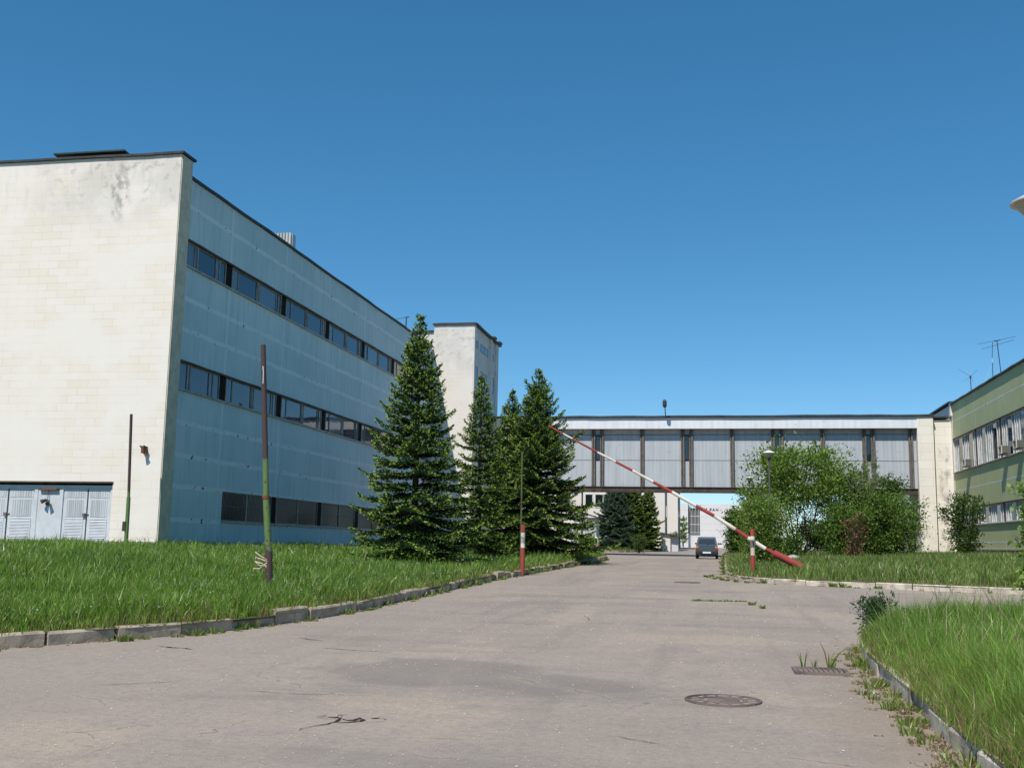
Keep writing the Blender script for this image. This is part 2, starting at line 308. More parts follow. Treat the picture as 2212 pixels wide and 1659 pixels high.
# ------------------------------------------------------------------ terrain
ZY = [-80, 10, 34, 60, 85, 170, 2000]; ZZ = [0, 0, .45, .74, .82, 1.45, 1.45]
def zr(y): return np.interp(y, ZY, ZZ)
def resample(path, step):
    P = np.array(path, float); d = np.r_[0, np.cumsum(np.hypot(*np.diff(P, axis=0).T))]; n = max(2, int(d[-1]/step)); s = np.linspace(0, d[-1], n+1)
    return np.c_[np.interp(s, d, P[:, 0]), np.interp(s, d, P[:, 1])]
def smooth(path, it=2):
    P = [tuple(p) for p in path]
    for _ in range(it):
        Q = [P[0]]
        for a, b in zip(P[:-1], P[1:]): Q += [(a[0]*.75+b[0]*.25, a[1]*.75+b[1]*.25), (a[0]*.25+b[0]*.75, a[1]*.25+b[1]*.75)]
        P = Q+[P[-1]]
    return P
def pdist(x, y, P):
    P = np.asarray(P); x = np.asarray(x, float); y = np.asarray(y, float); best = np.full(x.shape, 1e9)
    for (ax, ay), (bx, by) in zip(P[:-1], P[1:]):
        dx, dy = bx-ax, by-ay; t = np.clip(((x-ax)*dx+(y-ay)*dy)/(dx*dx+dy*dy+1e-12), 0, 1); best = np.minimum(best, np.hypot(x-ax-t*dx, y-ay-t*dy))
    return best
KL = smooth([(-13.5, 6.5), (-11, 10.2), (-9.35, 12.9), (-8.7, 14.1), (-8.0, 15.0), (-7.6, 16.0), (-7.3, 16.8), (-6.95, 19.2), (-6.85, 22), (-6.85, 27.3), (-6.6, 36.4), (-5.95, 60), (-6.2, 61.3), (-7.5, 61.9), (-21, 62)])
KR = smooth([(30, 25.5), (12, 30.6), (7.5, 32.2), (4.8, 33.2), (2.2, 34.0), (1.0, 35.2), (.45, 37.2), (.3, 40), (.4, 60), (.6, 90), (1.2, 118)])
KN = smooth([(1.95, -3), (1.83, 6), (1.83, 9), (1.88, 11), (1.84, 13.5), (1.9, 15.6), (2.1, 16.9), (2.7, 17.9), (4.2, 18.7), (7, 19), (24, 19)])
KF = smooth([(-30, 97), (-13.5, 98.5), (-9.5, 100.5), (-8.2, 101.5), (-6.6, 106), (-5.2, 122), (-5.0, 140)])
PL, PR, PN, PF = [np.array(resample(p, .8)) for p in (KL, KR, KN, KF)]
def z_left(x, y):
    d = pdist(x, y, PL); kt = zr(y)+.19; return kt+(np.maximum(1.06, kt)-kt)*np.clip(d/13, 0, 1)**.9+.05*(vn(x, y, 2.2, 3)-.5)*np.clip(d, 0, 1)
def z_right(x, y):
    d = pdist(x, y, PR); kt = zr(y)+.17; return kt+(1.25-np.minimum(kt, 1.25))*np.clip(d/14, 0, 1)**.8+.05*(vn(x, y, 2, 5)-.5)*np.clip(d, 0, 1)
def z_near(x, y):
    d = pdist(x, y, PN); return zr(y)+.19+.12*np.clip(d/2.5, 0, 1)+.05*(vn(x, y, 1.5, 7)-.5)*np.clip(d, 0, 1)
def z_far(x, y):
    d = pdist(x, y, PF); return zr(y)+.15+.25*np.clip(d/6, 0, 1)
def grid(name, xs, ys, zf, mat, kind='structure'):
    X, Y = np.meshgrid(xs, ys); V = np.c_[X.ravel(), Y.ravel(), zf(X.ravel(), Y.ravel())]; nx, ny = len(xs), len(ys)
    i = np.arange(nx-1)[None, :]+np.arange(ny-1)[:, None]*nx; F = np.stack([i, i+1, i+nx+1, i+nx], -1).reshape(-1, 4)
    me = bpy.data.meshes.new(name); me.from_pydata(V, [], F); me.materials.append(mat); return link_mesh(name, me, None, kind, True)
grid('ground', np.r_[-2500, -600, -200, np.linspace(-90, 90, 25), 200, 600, 2500], np.r_[-600, -100, np.linspace(-20, 240, 60), 400, 1000, 3000], lambda x, y: zr(y)-.12, M['ground'])
grid('road', np.linspace(-40, 40, 161), np.r_[np.linspace(-6, 70, 153), np.linspace(72, 215, 60)], lambda x, y: zr(y)+.018*(vn(x, y, 3., 1)-.5)+.008*(vn(x, y, .8, 2)-.5), M['road'])
def lawn(P, inner, zf, n=40):
    P = np.asarray(P); s = np.linspace(0, 1, len(P)); I = np.array(inner, float); it = np.linspace(0, 1, len(I)); Q = np.c_[np.interp(s, it, I[:, 0]), np.interp(s, it, I[:, 1])]
    t = np.linspace(0, 1, n)**2; X = P[:, None, 0]*(1-t)+Q[:, None, 0]*t; Y = P[:, None, 1]*(1-t)+Q[:, None, 1]*t; Z = zf(X.ravel(), Y.ravel())-.03
    V = np.c_[X.ravel(), Y.ravel(), Z]; m, nn = X.shape; i = np.arange(nn-1)[None, :]+np.arange(m-1)[:, None]*nn
    F = np.stack([i, i+1, i+nn+1, i+nn], -1).reshape(-1, 4); me = bpy.data.meshes.new('lawn'); me.from_pydata(V, [], F); me.materials.append(M['soil']); return link_mesh('lawn', me, None, 'structure', True)
lawn(PL, [(-50, 6.5), (-50, 45), (-50, 62)], z_left); lawn(PR, [(40, 25.5), (40, 70), (40, 118)], z_right); lawn(PN, [(26, -3), (26, 10), (26, 18.9)], z_near); lawn(PF, [(-30, 99), (-30, 140)], z_far, 20)
def kerb(P, h, mat, step=1.0, jit=.02, gap=.012, side=1, skip=()):
    pts = resample(P, step); m = MB(); wd = .16
    for i, (a, b) in enumerate(zip(pts[:-1], pts[1:])):
        if i in skip: continue
        a = np.array(a); b = np.array(b); t = (b-a)/np.hypot(*(b-a)); nrm = np.array([-t[1], t[0]])*side; a = a+t*gap; b = b-t*gap; j = random.gauss(0, jit); hj = random.gauss(0, jit*.7); ti = random.gauss(0, jit)
        vs = []
        for p, e in ((a, 0), (b, 1)):
            z = float(zr(p[1])); q = p+nrm*(j*.5+ti*(e-.5))
            for o, zz in ((0, -.15), (0, h-.03+hj), (.03, h+hj), (wd, h+hj), (wd, -.15)): vs.append((q[0]+nrm[0]*o, q[1]+nrm[1]*o, z+zz))
        m.add(vs, [(0, 1, 6, 5), (1, 2, 7, 6), (2, 3, 8, 7), (3, 4, 9, 8), (0, 4, 3, 2, 1), (5, 6, 7, 8, 9)])
    return m.build('kerb', mat, None, 'structure')
kerb(KL, .185, M['kerb'], 1.02, .04, .022, side=1); kerb(KR, .17, M['kerb2'], 1.02, .02, side=-1); kerb(KN, .19, M['kerb2'], 1.02, .03, side=-1); kerb(KF, .15, M['kerb'], 1.02, .03, side=1)

# ------------------------------------------------------------------ grass
def blades(name, N, sample, zf, P, hmin, hmax, wid, edge=.35, straw=.06, seed=0, near_scale=True, bare=.0, cols=((.095, .205, .022), (.185, .33, .038), (.29, .41, .085))):
    g = np.random.default_rng(seed); nt = N//5; x, y = sample(g, nt)
    d = pdist(x, y, P); keep = d > .05; x, y, d = x[keep], y[keep], d[keep]
    if bare: kp = (vn(x, y, .9, seed+9) > bare) | (g.random(len(x)) < .25); x, y, d = x[kp], y[kp], d[kp]
    tl = g.normal(0, .17, (len(x), 2)); th = vn(x, y, 1.7, seed+1)*.6+vn(x, y, .5, seed+2)*.4; tc = vn(x, y, 2.6, seed+3)*.55+vn(x, y, .35, seed+4)*.45
    rep = 5; x = np.repeat(x, rep)+g.normal(0, .045, len(x)*rep); y = np.repeat(y, rep)+g.normal(0, .045, len(d)*rep); d = np.repeat(d, rep); tl = np.repeat(tl, rep, 0); th = np.repeat(th, rep); tc = np.repeat(tc, rep); n = len(x)
    h = (hmin+(hmax-hmin)*th)*np.where(g.random(n) < .04, 1.45, 1.)*g.uniform(.5, 1.15, n)*np.clip(.35+d/edge*.65, .35, 1)
    z = zf(x, y)-.03; dist = np.hypot(x, y); wd = wid*g.uniform(.6, 1.3, n)*np.clip(dist/14, .8, 2.6)
    an = g.uniform(0, 2*np.pi, n); s = np.c_[np.cos(an), np.sin(an), np.zeros(n)]
    ln = np.c_[tl+g.normal(0, .20, (n, 2)), np.zeros(n)]
    b = np.c_[x, y, z]; up_ = np.zeros((n, 3)); up_[:, 2] = 1; m = b+up_*(h*.55)[:, None]+ln*(h*.38)[:, None]; t = b+up_*(h*.95)[:, None]+ln*h[:, None]*1.05
    w1 = (s*wd[:, None]); V = np.stack([b-w1*.5, b+w1*.5, m+w1*.42, m-w1*.42, t+w1*.06, t-w1*.06], 1).reshape(-1, 3)
    k6 = np.arange(n)[:, None]*6; F = np.concatenate([k6+np.array([0, 1, 2, 3]), k6+np.array([3, 2, 4, 5])]); c0, c1, c2 = [np.array(c) for c in cols]
    tcx = np.clip((tc-.25)/.5, 0, 1)[:, None]; c = c0*(1-tcx)+c1*tcx; r = g.random(n)[:, None]; c = np.where(r > .80, c2, c)*g.uniform(.6, 1.3, (n, 1)); pale = (vn(x, y, 1.1, seed+5) > .62)[:, None] & (r < .35); c = np.where(pale, c*1.25+np.array([.05, .045, .03]), c)
    st = (g.random(n) < straw+.6*np.exp(-d/.16))[:, None]; c = np.where(st, np.array([.30, .245, .12])*g.uniform(.6, 1.2, (n, 1)), c)
    ob = quads_mesh(name, V, F, np.repeat(c, 6, 0), M['grass'], None, 'stuff'); return ob
def inside(x, y, poly):
    poly = np.asarray(poly); r = np.zeros(len(x), bool); j = len(poly)-1
    for i in range(len(poly)):
        xi, yi = poly[i]; xj, yj = poly[j]; c = ((yi > y) != (yj > y)) & (x < (xj-xi)*(y-yi)/(yj-yi+1e-12)+xi); r ^= c; j = i
    return r
def sampler(poly, ymax=80, view=True, pw=2.0, x_ok=None):
    poly = np.asarray(poly)
    def f(g, n):
        xs = []; ys = []; tot = 0
        while tot < n:
            u = g.random(n*3); y0, y1 = max(poly[:, 1].min(), 4.5), min(poly[:, 1].max(), ymax); y = 1/(1/y0+u*(1/y1-1/y0)) if pw == 2 else y0*(y1/y0)**u if pw == 1 else y0+u*(y1-y0)
            x = y*(-.87+g.random(n*3)*1.27) if view else poly[:, 0].min()+g.random(n*3)*(poly[:, 0].max()-poly[:, 0].min())
            k = inside(x, y, poly); xs.append(x[k]); ys.append(y[k]); tot += k.sum()
        return np.concatenate(xs)[:n], np.concatenate(ys)[:n]
    return f
LPOLY = np.r_[PL[:-14] if False else PL, [(-21.05, 62), (-21.05, 38.6), (-20.8, 37.4), (-50, 37.4), (-50, 6.5)]]
RPOLY = np.r_[PR, [(16.5, 118), (16.5, 40), (40, 40), (40, 22)]]
NPOLY = np.r_[PN, [(24, -3)]]
FPOLY = np.r_[PF, [(-30, 140)]]
blades('grass', 280000, sampler(LPOLY, 62, pw=1), z_left, PL, .17, .50, .0085, .45, .05, 21)
blades('grass', 95000, sampler(RPOLY, 100, pw=1), z_right, PR, .16, .48, .0085, .5, .10, 22, cols=((.115, .20, .035), (.18, .285, .06), (.26, .34, .11)))
blades('grass', 170000, sampler(NPOLY, 19.2, pw=1), z_near, PN, .20, .70, .0075, .45, .09, 23, cols=((.115, .24, .026), (.21, .37, .048), (.31, .43, .11)))
blades('grass', 22000, sampler(FPOLY, 138, pw=0), z_far, PF, .2, .45, .008, .5, .08, 24)
blades('grass', 70000, sampler(LPOLY, 62, view=False, pw=0), z_left, PL, .17, .50, .014, .45, .05, 26)
blades('grass', 45000, sampler(np.r_[PN[PN[:, 1] > -2], [(14, 19.0), (14, -2)]], 19.2, view=False, pw=0), z_near, PN, .20, .70, .012, .45, .09, 27, cols=((.115, .24, .026), (.21, .37, .048), (.31, .43, .11)))
# tufts that grow in the gutters and joints
def tufts(name, pts, zf, seed, h=.14, col=((.12, .20, .035), (.22, .30, .07))):
    g = np.random.default_rng(seed); V = []; C = []
    for (x, y, r, hh) in pts:
        n = int(34*(r/.1)); a = g.uniform(0, 6.28, n); rr = r*np.sqrt(g.random(n)); bx = x+rr*np.cos(a); by = y+rr*np.sin(a); bz = zf(bx, by)-.01; hi = hh*g.uniform(.5, 1.2, n); ln = np.c_[np.cos(a), np.sin(a)]*g.uniform(.1, .9, n)[:, None]
        s = g.uniform(0, 6.28, n); wv = np.c_[np.cos(s), np.sin(s), s*0]*(.007*g.uniform(.7, 1.6, n)*max(1, np.hypot(x, y)/12))[:, None]; b = np.c_[bx, by, bz]; m = b+np.c_[ln*hi[:, None]*.4, hi*.6]; t = b+np.c_[ln*hi[:, None], hi]
        V.append(np.stack([b-wv, b+wv, m+wv*.8, m-wv*.8, t+wv*.1, t-wv*.1], 1).reshape(-1, 3)); f = g.random((n, 1)); c = np.array(col[0])*(1-f)+np.array(col[1])*f; c = np.where(g.random((n, 1)) < .12, np.array([.28, .23, .11]), c); C.append(np.repeat(c, 6, 0))
    V = np.concatenate(V); n = len(V)//6; k6 = np.arange(n)[:, None]*6; F = np.concatenate([k6+np.array([0, 1, 2, 3]), k6+np.array([3, 2, 4, 5])]); return quads_mesh(name, V, F, np.concatenate(C), M['grass'], None, 'stuff')
zroad = lambda x, y: zr(y)
pt = []
for P, sd, n, sg in ((PL, 1, 230, -1), (PN, 2, 190, 1), (PR, 3, 140, 1)):
    g = np.random.default_rng(sd); Q = resample(P, .1)
    for _ in range(n):
        i = g.integers(5, len(Q)-5); t = Q[i+1]-Q[i]; t = t/np.hypot(*t); nr = np.array([-t[1], t[0]])*sg; o = abs(g.normal(0, .07))+.01; q = Q[i]+nr*o*(1 if sg < 0 else 1); pt.append((q[0], q[1], .03+.1*g.random()**2, .03+.13*g.random()**2))
for _ in range(26): u = rng.random(); pt.append((-.55+1.2*u+rng.normal(0, .05), 25.8+.2*u+rng.normal(0, .06), .03+.04*rng.random(), .02+.05*rng.random()))
for q in [(.75, 25.0), (.95, 24.0), (1.55, 11.8), (1.5, 12.1), (-.3, 38.2), (-.1, 37.2), (.15, 36.4), (.3, 35.9), (.6, 35.2), (.05, 37.8), (-.4, 38.8), (-.2, 39.6), (.9, 34.8)]: pt.append((q[0], q[1], .07, .09))
for q in [(-8.35, 14.25), (-7.75, 15.25), (-7.62, 15.6), (-9.5, 12.3), (-9.3, 12.6), (1.6, 9.9), (1.66, 10.4), (1.7, 8.2), (1.62, 11.2), (1.66, 12.6)]: pt += [(q[0], q[1], .08, .12), (q[0]+.08, q[1]+.1, .05, .08)]
tufts('weeds', pt, zroad, 31)
tufts('weeds', [(1.05, 14.25, .022, .26), (1.2, 14.3, .03, .12), (1.36, 14.2, .018, .34), (1.42, 14.3, .03, .10)], zroad, 32)
lit = []
for P, sd, n, sg in ((PL, 6, 520, -1), (PN, 7, 900, 1), (PR, 8, 260, 1)):
    g = np.random.default_rng(sd); Q = resample(P, .1)
    for _ in range(n):
        i = g.integers(5, len(Q)-5); t = Q[i+1]-Q[i]; t = t/np.hypot(*t); nr = np.array([-t[1], t[0]])*sg; o = abs(g.normal(0, .16 if sg > 0 else .07)); q = Q[i]+nr*o; lit.append((q[0], q[1], .02+.06*g.random(), .012+.03*g.random()))
tufts('dry_litter', lit, zroad, 33, col=((.22, .165, .10), (.38, .31, .19)))
# white clover and daisies along the left kerb, dandelion specks in the lawn
def flowers(N, seed):
    g = np.random.default_rng(seed); Q = resample(PL, .1); V = []
    i = g.integers(80, 320, N); xs, ys = [], []
    for k_ in i:
        t = Q[k_+1]-Q[k_]; t = t/np.hypot(*t); o = .2+abs(g.normal(0, .55)); xs.append(Q[k_][0]-t[1]*o); ys.append(Q[k_][1]+t[0]*o)
    x, y = np.array(xs), np.array(ys); kp = vn(x, y, 1.6, 77) > .42; x, y = x[kp], y[kp]; n = len(x); z = z_left(x, y)+g.uniform(.10, .26, n); s = .010*g.uniform(.6, 1.3, n)
    o = np.array([[-1, -1, 0], [1, -1, 0], [1, 1, 0], [-1, 1, 0]]); tl = g.normal(0, .5, (n, 2)); V = np.c_[x, y, z][:, None, :]+o[None]*s[:, None, None]; V[:, :, 2] += (o[None, :, :2]*tl[:, None, :]).sum(2)*s[:, None]
    o2 = np.array([[-1, 0, -1], [1, 0, -1], [1, 0, 1], [-1, 0, 1]])*.8; V2 = np.c_[x, y, z][:, None, :]+o2[None]*s[:, None, None]
    V = np.concatenate([V.reshape(-1, 3), V2.reshape(-1, 3)]); quads_mesh('white_flowers', V, np.arange(len(V)).reshape(-1, 4), np.array([.66, .68, .56]), M['grass'], None, 'stuff')
flowers(420, 41)
def seed_heads(N, seed, samp, zf, hh):
    g = np.random.default_rng(seed); x, y = samp(g, N); n = len(x); z = zf(x, y)+g.uniform(hh[0], hh[1], n); s = .011*g.uniform(.7, 1.5, n)*np.clip(np.hypot(x, y)/22, .8, 1.7)
    V = []
    for a in (0, 1.05, 2.1):
        o = np.array([[-math.cos(a), -math.sin(a), -1], [math.cos(a), math.sin(a), -1], [math.cos(a), math.sin(a), 1], [-math.cos(a), -math.sin(a), 1]]); V.append((np.c_[x, y, z][:, None, :]+o[None]*s[:, None, None]).reshape(-1, 3))
    V = np.concatenate(V); quads_mesh('dandelion_clocks', V, np.arange(len(V)).reshape(-1, 4), np.array([.50, .50, .42]), M['grass'], None, 'stuff')
seed_heads(650, 42, sampler(LPOLY, 60, pw=1), z_left, (.26, .42))
# pale grit and petals on the asphalt
def grit(N, seed):
    g = np.random.default_rng(seed); y = 6.5*(45/6.5)**g.random(N); x = y*(-.75+g.random(N)*1.0); k_ = (x > np.interp(y, [6, 15, 20, 60], [-12, -8, -6.9, -6.2])+.05) & (x < np.where(y < 16, 1.8, np.where(y < 33, 30, .4))); x, y = x[k_], y[k_]; n = len(x)
    z = zr(y)+.018*(vn(x, y, 3., 1)-.5)+.008*(vn(x, y, .8, 2)-.5)+.004; s = np.minimum(.0036*g.lognormal(0, .5, n)*np.clip(y/11, .8, 1.8), .013); a = g.uniform(0, 6.28, n); c, sn = np.cos(a), np.sin(a); b = np.c_[x, y, z]
    e1 = np.c_[c, sn, c*0]*s[:, None]; e2 = np.c_[-sn, c, c*0]*(s*g.uniform(.4, .9, n))[:, None]; u_ = np.zeros((n, 3)); u_[:, 2] = s*.6
    V = np.stack([b-e1-e2, b+e1-e2, b+e1+e2, b-e1+e2, b-e1*.5-e2*.6+u_, b+e1*.6-e2*.5+u_, b+e1*.5+e2*.6+u_, b-e1*.6+e2*.4+u_], 1).reshape(-1, 3); k8 = np.arange(n)[:, None]*8
    F = np.concatenate([k8+np.array(f) for f in ([4, 5, 6, 7], [0, 1, 5, 4], [1, 2, 6, 5], [2, 3, 7, 6], [3, 0, 4, 7])]); me = bpy.data.meshes.new('grit'); me.from_pydata(V, [], F); me.materials.append(M['pebble']); link_mesh('grit', me, None, 'stuff')
grit(9000, 51)
# cracks and a broken pothole
def crack(m, pts, w, z=.006):
    P = resample(pts, .06); n = len(P); g = np.random.default_rng(int(abs(pts[0][0]*97+pts[0][1]*31))); off = np.cumsum(g.normal(0, .012, (n, 2)), 0); off -= np.linspace(0, 1, n)[:, None]*off[-1]; P = P+off
    t = np.gradient(P, axis=0); t /= np.hypot(*t.T)[:, None]; nr = np.c_[-t[:, 1], t[:, 0]]; ww = w*g.uniform(.25, 1.2, n)*np.minimum(1, np.minimum(np.arange(n), np.arange(n)[::-1])/4+.15)
    zz = zr(P[:, 1])+.018*(vn(P[:, 0], P[:, 1], 3., 1)-.5)+.008*(vn(P[:, 0], P[:, 1], .8, 2)-.5)+z
    vs = [(P[i, 0]+s*nr[i, 0]*ww[i], P[i, 1]+s*nr[i, 1]*ww[i], zz[i]) for i in range(n) for s in (-1, 1)]; m.add(vs, [(2*i, 2*i+1, 2*i+3, 2*i+2) for i in range(n-1)])
m = MB()
for pts, wd in [([(-4.66, 20.9), (-3, 21.4), (-.9, 22)], .008), ([(-3.14, 39.04), (-2.44, 39.03)], .07), ([(-1.6, 39), (-.3, 38.9)], .025), ([(-.55, 25.8), (.65, 26)], .02), ([(-.9, 9.15), (-.3, 8.8)], .006),
                ([(-5.4, 14.3), (-4.3, 14.1)], .01), ([(-7.6, 13.9), (-6.9, 13.6)], .022), ([(-6.2, 15.4), (-5.6, 15.1)], .012), ([(-6.4, 10.4), (-5.7, 11.0)], .008), ([(-4.9, 10.6), (-3.4, 10.6)], .006), ([(-2.5, 21), (-2.3, 19.6)], .006)]: crack(m, pts, wd)
m.build('crack', M['crack'], None, 'structure')
m = MB()
for pts, wd in [([(-3.50, 9.30), (-3.40, 9.42), (-3.28, 9.48)], .022), ([(-3.50, 9.28), (-3.36, 9.22), (-3.26, 9.26)], .01), ([(-3.30, 9.48), (-3.29, 9.2), (-3.31, 8.95), (-3.40, 8.62)], .014), ([(-3.26, 9.44), (-3.12, 9.38), (-3.08, 9.24), (-3.15, 9.12), (-3.28, 9.06)], .024), ([(-2.96, 9.40), (-2.88, 9.34)], .03), ([(-3.08, 9.12), (-2.96, 9.16), (-2.86, 9.26)], .005)]: crack(m, pts, wd, .007)
m.build('pothole_crack', M['crack'], None, 'structure')
m = MB()
for cx, cy, r_ in ((-3.37, 9.34, .05), (-3.18, 9.26, .06), (-3.0, 9.38, .03)):
    q = [(cx+r_*1.5*math.cos(i*.9)*random.uniform(.6, 1.1), cy+r_*math.sin(i*.9)*random.uniform(.6, 1.1), .009+.006*math.sin(i)) for i in range(7)]; m.prism(q, (0, 0, .008))
m.build('asphalt_chunks', M['road'], None, 'stuff')


# ------------------------------------------------------------------ left factory building
FX = -21.0
lb = empty('factory_building', (-40, 38, 1.1), 'long pale blue panelled factory block with cream blind end wall and three window bands', 'building')
# end wall slab with a recess for the doors
m = MB(); ZT = 16.75
m.box(-22.88, -20.9, 37.6, 38.5, .9, ZT).box(-60, -22.88, 37.6, 38.5, 3.63, ZT).box(-60, -29.7, 37.6, 38.5, .9, 3.63)
m.build('end_wall', M['cream'], lb)
MB().box(-20.9, -20.86, 37.63, 38.47, 1.2, ZT-.02).build('shaded_corner_side', M['shadeplaster'], lb)  # sheet over the slab's side face, carries its shade as darker colour
MB().box(-22.9, -20.84, 37.56, 38.52, .8, 1.38).build('plinth', M['concrete'], lb)
def wavy(m, x0, x1, y0, y1, z, h, along, n=14, amp=.03, seed=1):
    r_ = random.Random(seed); zs = [z+r_.uniform(-amp, amp) for _ in range(n+1)]; vs = []
    for i in range(n+1):
        t = i/n; a, b = (x0+(x1-x0)*t, None) if along == 'x' else (None, y0+(y1-y0)*t)
        q = [(a, y0), (a, y1)] if along == 'x' else [(x0, b), (x1, b)]
        vs += [(*q[0], zs[i]), (*q[1], zs[i]), (*q[1], zs[i]+h), (*q[0], zs[i]+h)]
    m.add(vs, [(4*i+j, 4*i+(j+1) % 4, 4*i+4+(j+1) % 4, 4*i+4+j) for i in range(n) for j in range(4)]+[(0, 1, 2, 3), (4*n, 4*n+1, 4*n+2, 4*n+3)])
m = MB(); wavy(m, -60, -20.78, 37.5, 38.62, ZT, .09, 'x', 22, .02, 3); m.build('parapet_flashing', M['flash'], lb)
YE = 76.6
m = MB()
for z0, z1 in ((3.57, 7.42), (8.58, 12.45), (13.55, 16.08)): m.box(FX-.3, FX, 38.5, YE, z0, z1)
m.box(FX-.3, FX, 38.5, YE, .8, 2.29).box(FX-.3, FX, 38.5, 43.1, 2.29, 3.57)
m.build('panel_wall', M['bluepanel'], lb)
MB().box(-60, FX-.3, 38.5, YE, 15.4, 15.7).build('roof', M['roof'], lb)
m = MB(); wavy(m, FX-.42, FX+.1, 38.52, YE, 16.08, .11, 'y', 30, .03, 4); m.build('roof_flashing', M['flash'], lb)
m = MB()
for zt in (13.55, 8.58): wavy(m, FX-.05, FX+.07, 38.5, YE, zt-.07, .08, 'y', 30, .01, 8)
m.build('drip_flashing', M['brownflash'], lb)
m = MB()
for zb, ys in ((12.45, 38.5), (7.42, 38.5), (2.29, 43.1)): m.box(FX-.2, FX+.09, ys, YE, zb-.05, zb+.02)
m.build('sill', M['sill'], lb)
def window(par, x, sx, y0, y1, z0, z1, divs, fm, gm, t=.045, dep=.05, off=.085, vent=None, bars=False, gm2=None):
    m = MB(); a, b = x-sx*off, x-sx*(off-dep); xa, xb = min(a, b), max(a, b)
    m.box(xa, xb, y0, y1, z0, z0+t).box(xa, xb, y0, y1, z1-t, z1)
    ys = [y0]+list(divs)+[y1]
    for i, y in enumerate(ys):
        lo = y if i == 0 else y-t/2; hi = y if i == len(ys)-1 else y+t/2
        if i == 0: hi = y+t
        if i == len(ys)-1: lo = y-t
        m.box(xa+.003, xb+.003*sx, lo, hi, z0+t, z1-t)
    if vent: m.box(xa+.006, xb+.01*sx, vent[0], vent[1], vent[2]-.02, vent[2]+.02)
    f = m.build('window', fm, par); g = MB()
    for i in range(len(ys)-1):
        xx = x-sx*(off-.02); tw = random.uniform(-.004, .004)
        g.add([(xx+tw, ys[i]+.01, z0+.01), (xx-tw, ys[i+1]-.01, z0+.01), (xx-tw, ys[i+1]-.01, z1-.01), (xx+tw, ys[i]+.01, z1-.01)], [(0, 1, 2, 3)])
    po_ = g.build('pane', gm, f)
    if gm == M['glass'] and x < 0:
        po_.data.materials.append(M['glassc'])
        for q_, pl in enumerate(po_.data.polygons):
            if random.random() < (.55 if ys[q_+1]-ys[q_] < .9 else .12): pl.material_index = 1
    if bars:
        q = MB(); n = int((y1-y0)/.14)
        for i in range(1, n): yy = y0+(y1-y0)*i/n; q.box(x-sx*.02-.008, x-sx*.02+.008, yy-.005, yy+.005, z0+.02, z1-.02)
        q.box(x-sx*.02-.005, x-sx*.02+.011, y0+.02, y1-.02, (z0+z1)/2-.012, (z0+z1)/2+.012); q.build('grille', M['steel'], f)
    return f
piers = [42.3+6.1*i for i in range(6)]
for z0, z1, low in ((12.47, 13.48, 0), (7.44, 8.51, 0), (2.31, 3.56, 1)):
    for i, p in enumerate(piers):
        if not (low and i == 0): MB().box(FX-.2, FX-.06, p+.02, p+.62, z0, z1).build('window_pier', M['darkpier'], lb)
        a = p+.64; b = (piers[i+1] if i < 5 else YE); md = (a+b)/2
        window(lb, FX, 1, a, md, z0, z1, () if low else (a+.62, md-.16), M['frame'], M['glassb' if low else 'glass'], bars=low)
        window(lb, FX, 1, md+.004, b, z0, z1, () if low else (md+.16, b-.62, b-.36), M['frame'], M['glassb' if low else 'glass'], bars=low)
    if not low:
        window(lb, FX, 1, 38.5, 39.7, z0, z1, (39.45,), M['frame'], M['glass']); window(lb, FX, 1, 39.704, 42.3, z0, z1, (41.35, 41.7), M['frame'], M['glass'])
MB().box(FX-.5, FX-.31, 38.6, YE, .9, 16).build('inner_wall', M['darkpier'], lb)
# doors in the end wall
DY = 37.78
def door(x0, x1, z0, z1):
    d = MB().box(x0, x1, DY, DY+.06, z0, z1).build('door', M['doorplain'], lb); w_ = x1-x0
    m = MB(); n = 9
    for i in range(n): a = x0+.12+(w_-.24)*i/n; m.box(a, a+(w_-.24)/n-.012, DY-.012, DY, z0+1.08, z1-.42)
    for i in range(n): a = x0+.05+(w_-.1)*i/n; m.box(a, a+(w_-.1)/n-.01, DY-.01, DY, z1-.34, z1-.06)
    m.build('board_panel', M['door'], d)
    m = MB(); m.box(x0+.1, x0+.14, DY-.02, DY, z0+.2, z0+1.02).box(x1-.14, x1-.1, DY-.02, DY, z0+.2, z0+1.02).box(x0+.14, x1-.14, DY-.02, DY, z0+.98, z0+1.02).box(x0+.14, x1-.14, DY-.02, DY, z0+.2, z0+.24)
    for i in range(12):
        z = z0+.27+i*.058; m.prism([(x0+.14, DY-.002, z+.045), (x0+.14, DY-.03, z), (x0+.14, DY-.026, z-.006), (x0+.14, DY+.002, z+.036)], (w_-.28, 0, 0))
    m.build('louvre', M['doorplain'], d); return d
for x0, x1 in ((-23.98, -23.03), (-25.05, -24.04), (-27.43, -26.3), (-28.55, -27.5), (-29.6, -28.6)):
    d = door(x0, x1, 1.2, 3.36)
for xx in (-24.16, -27.58): MB().box(xx, xx+.12, DY-.07, DY-.012, 2.28, 2.42).box(xx+.02, xx+.24, DY-.04, DY-.013, 2.36, 2.39).build('padlock', M['iron'], lb)
m = MB(); m.box(-29.7, -22.88, DY-.05, DY+.1, 3.36, 3.5)
for a, b in ((-23.03, -22.88), (-25.2, -25.05), (-26.3, -26.15)): m.box(a, b, DY-.05, DY+.1, 1.2, 3.36)
m.build('door_frame', M['doorplain'], lb)
MB().box(-26.15, -25.2, DY-.03, DY+.1, 1.2, 3.36).build('door_infill', M['doorplain'], lb)
MB().box(-29.72, -22.86, 37.55, 37.7, 3.58, 3.64).build('lintel', M['brownflash'], lb)
MB().box(-29.7, -22.9, 36.9, 37.75, .9, 1.17).build('doorstep', M['concrete'], lb)
MB().box(-29.7, -22.88, DY+.1, DY+.6, 1.0, 3.62).build('door_backing', M['darkpier'], lb)
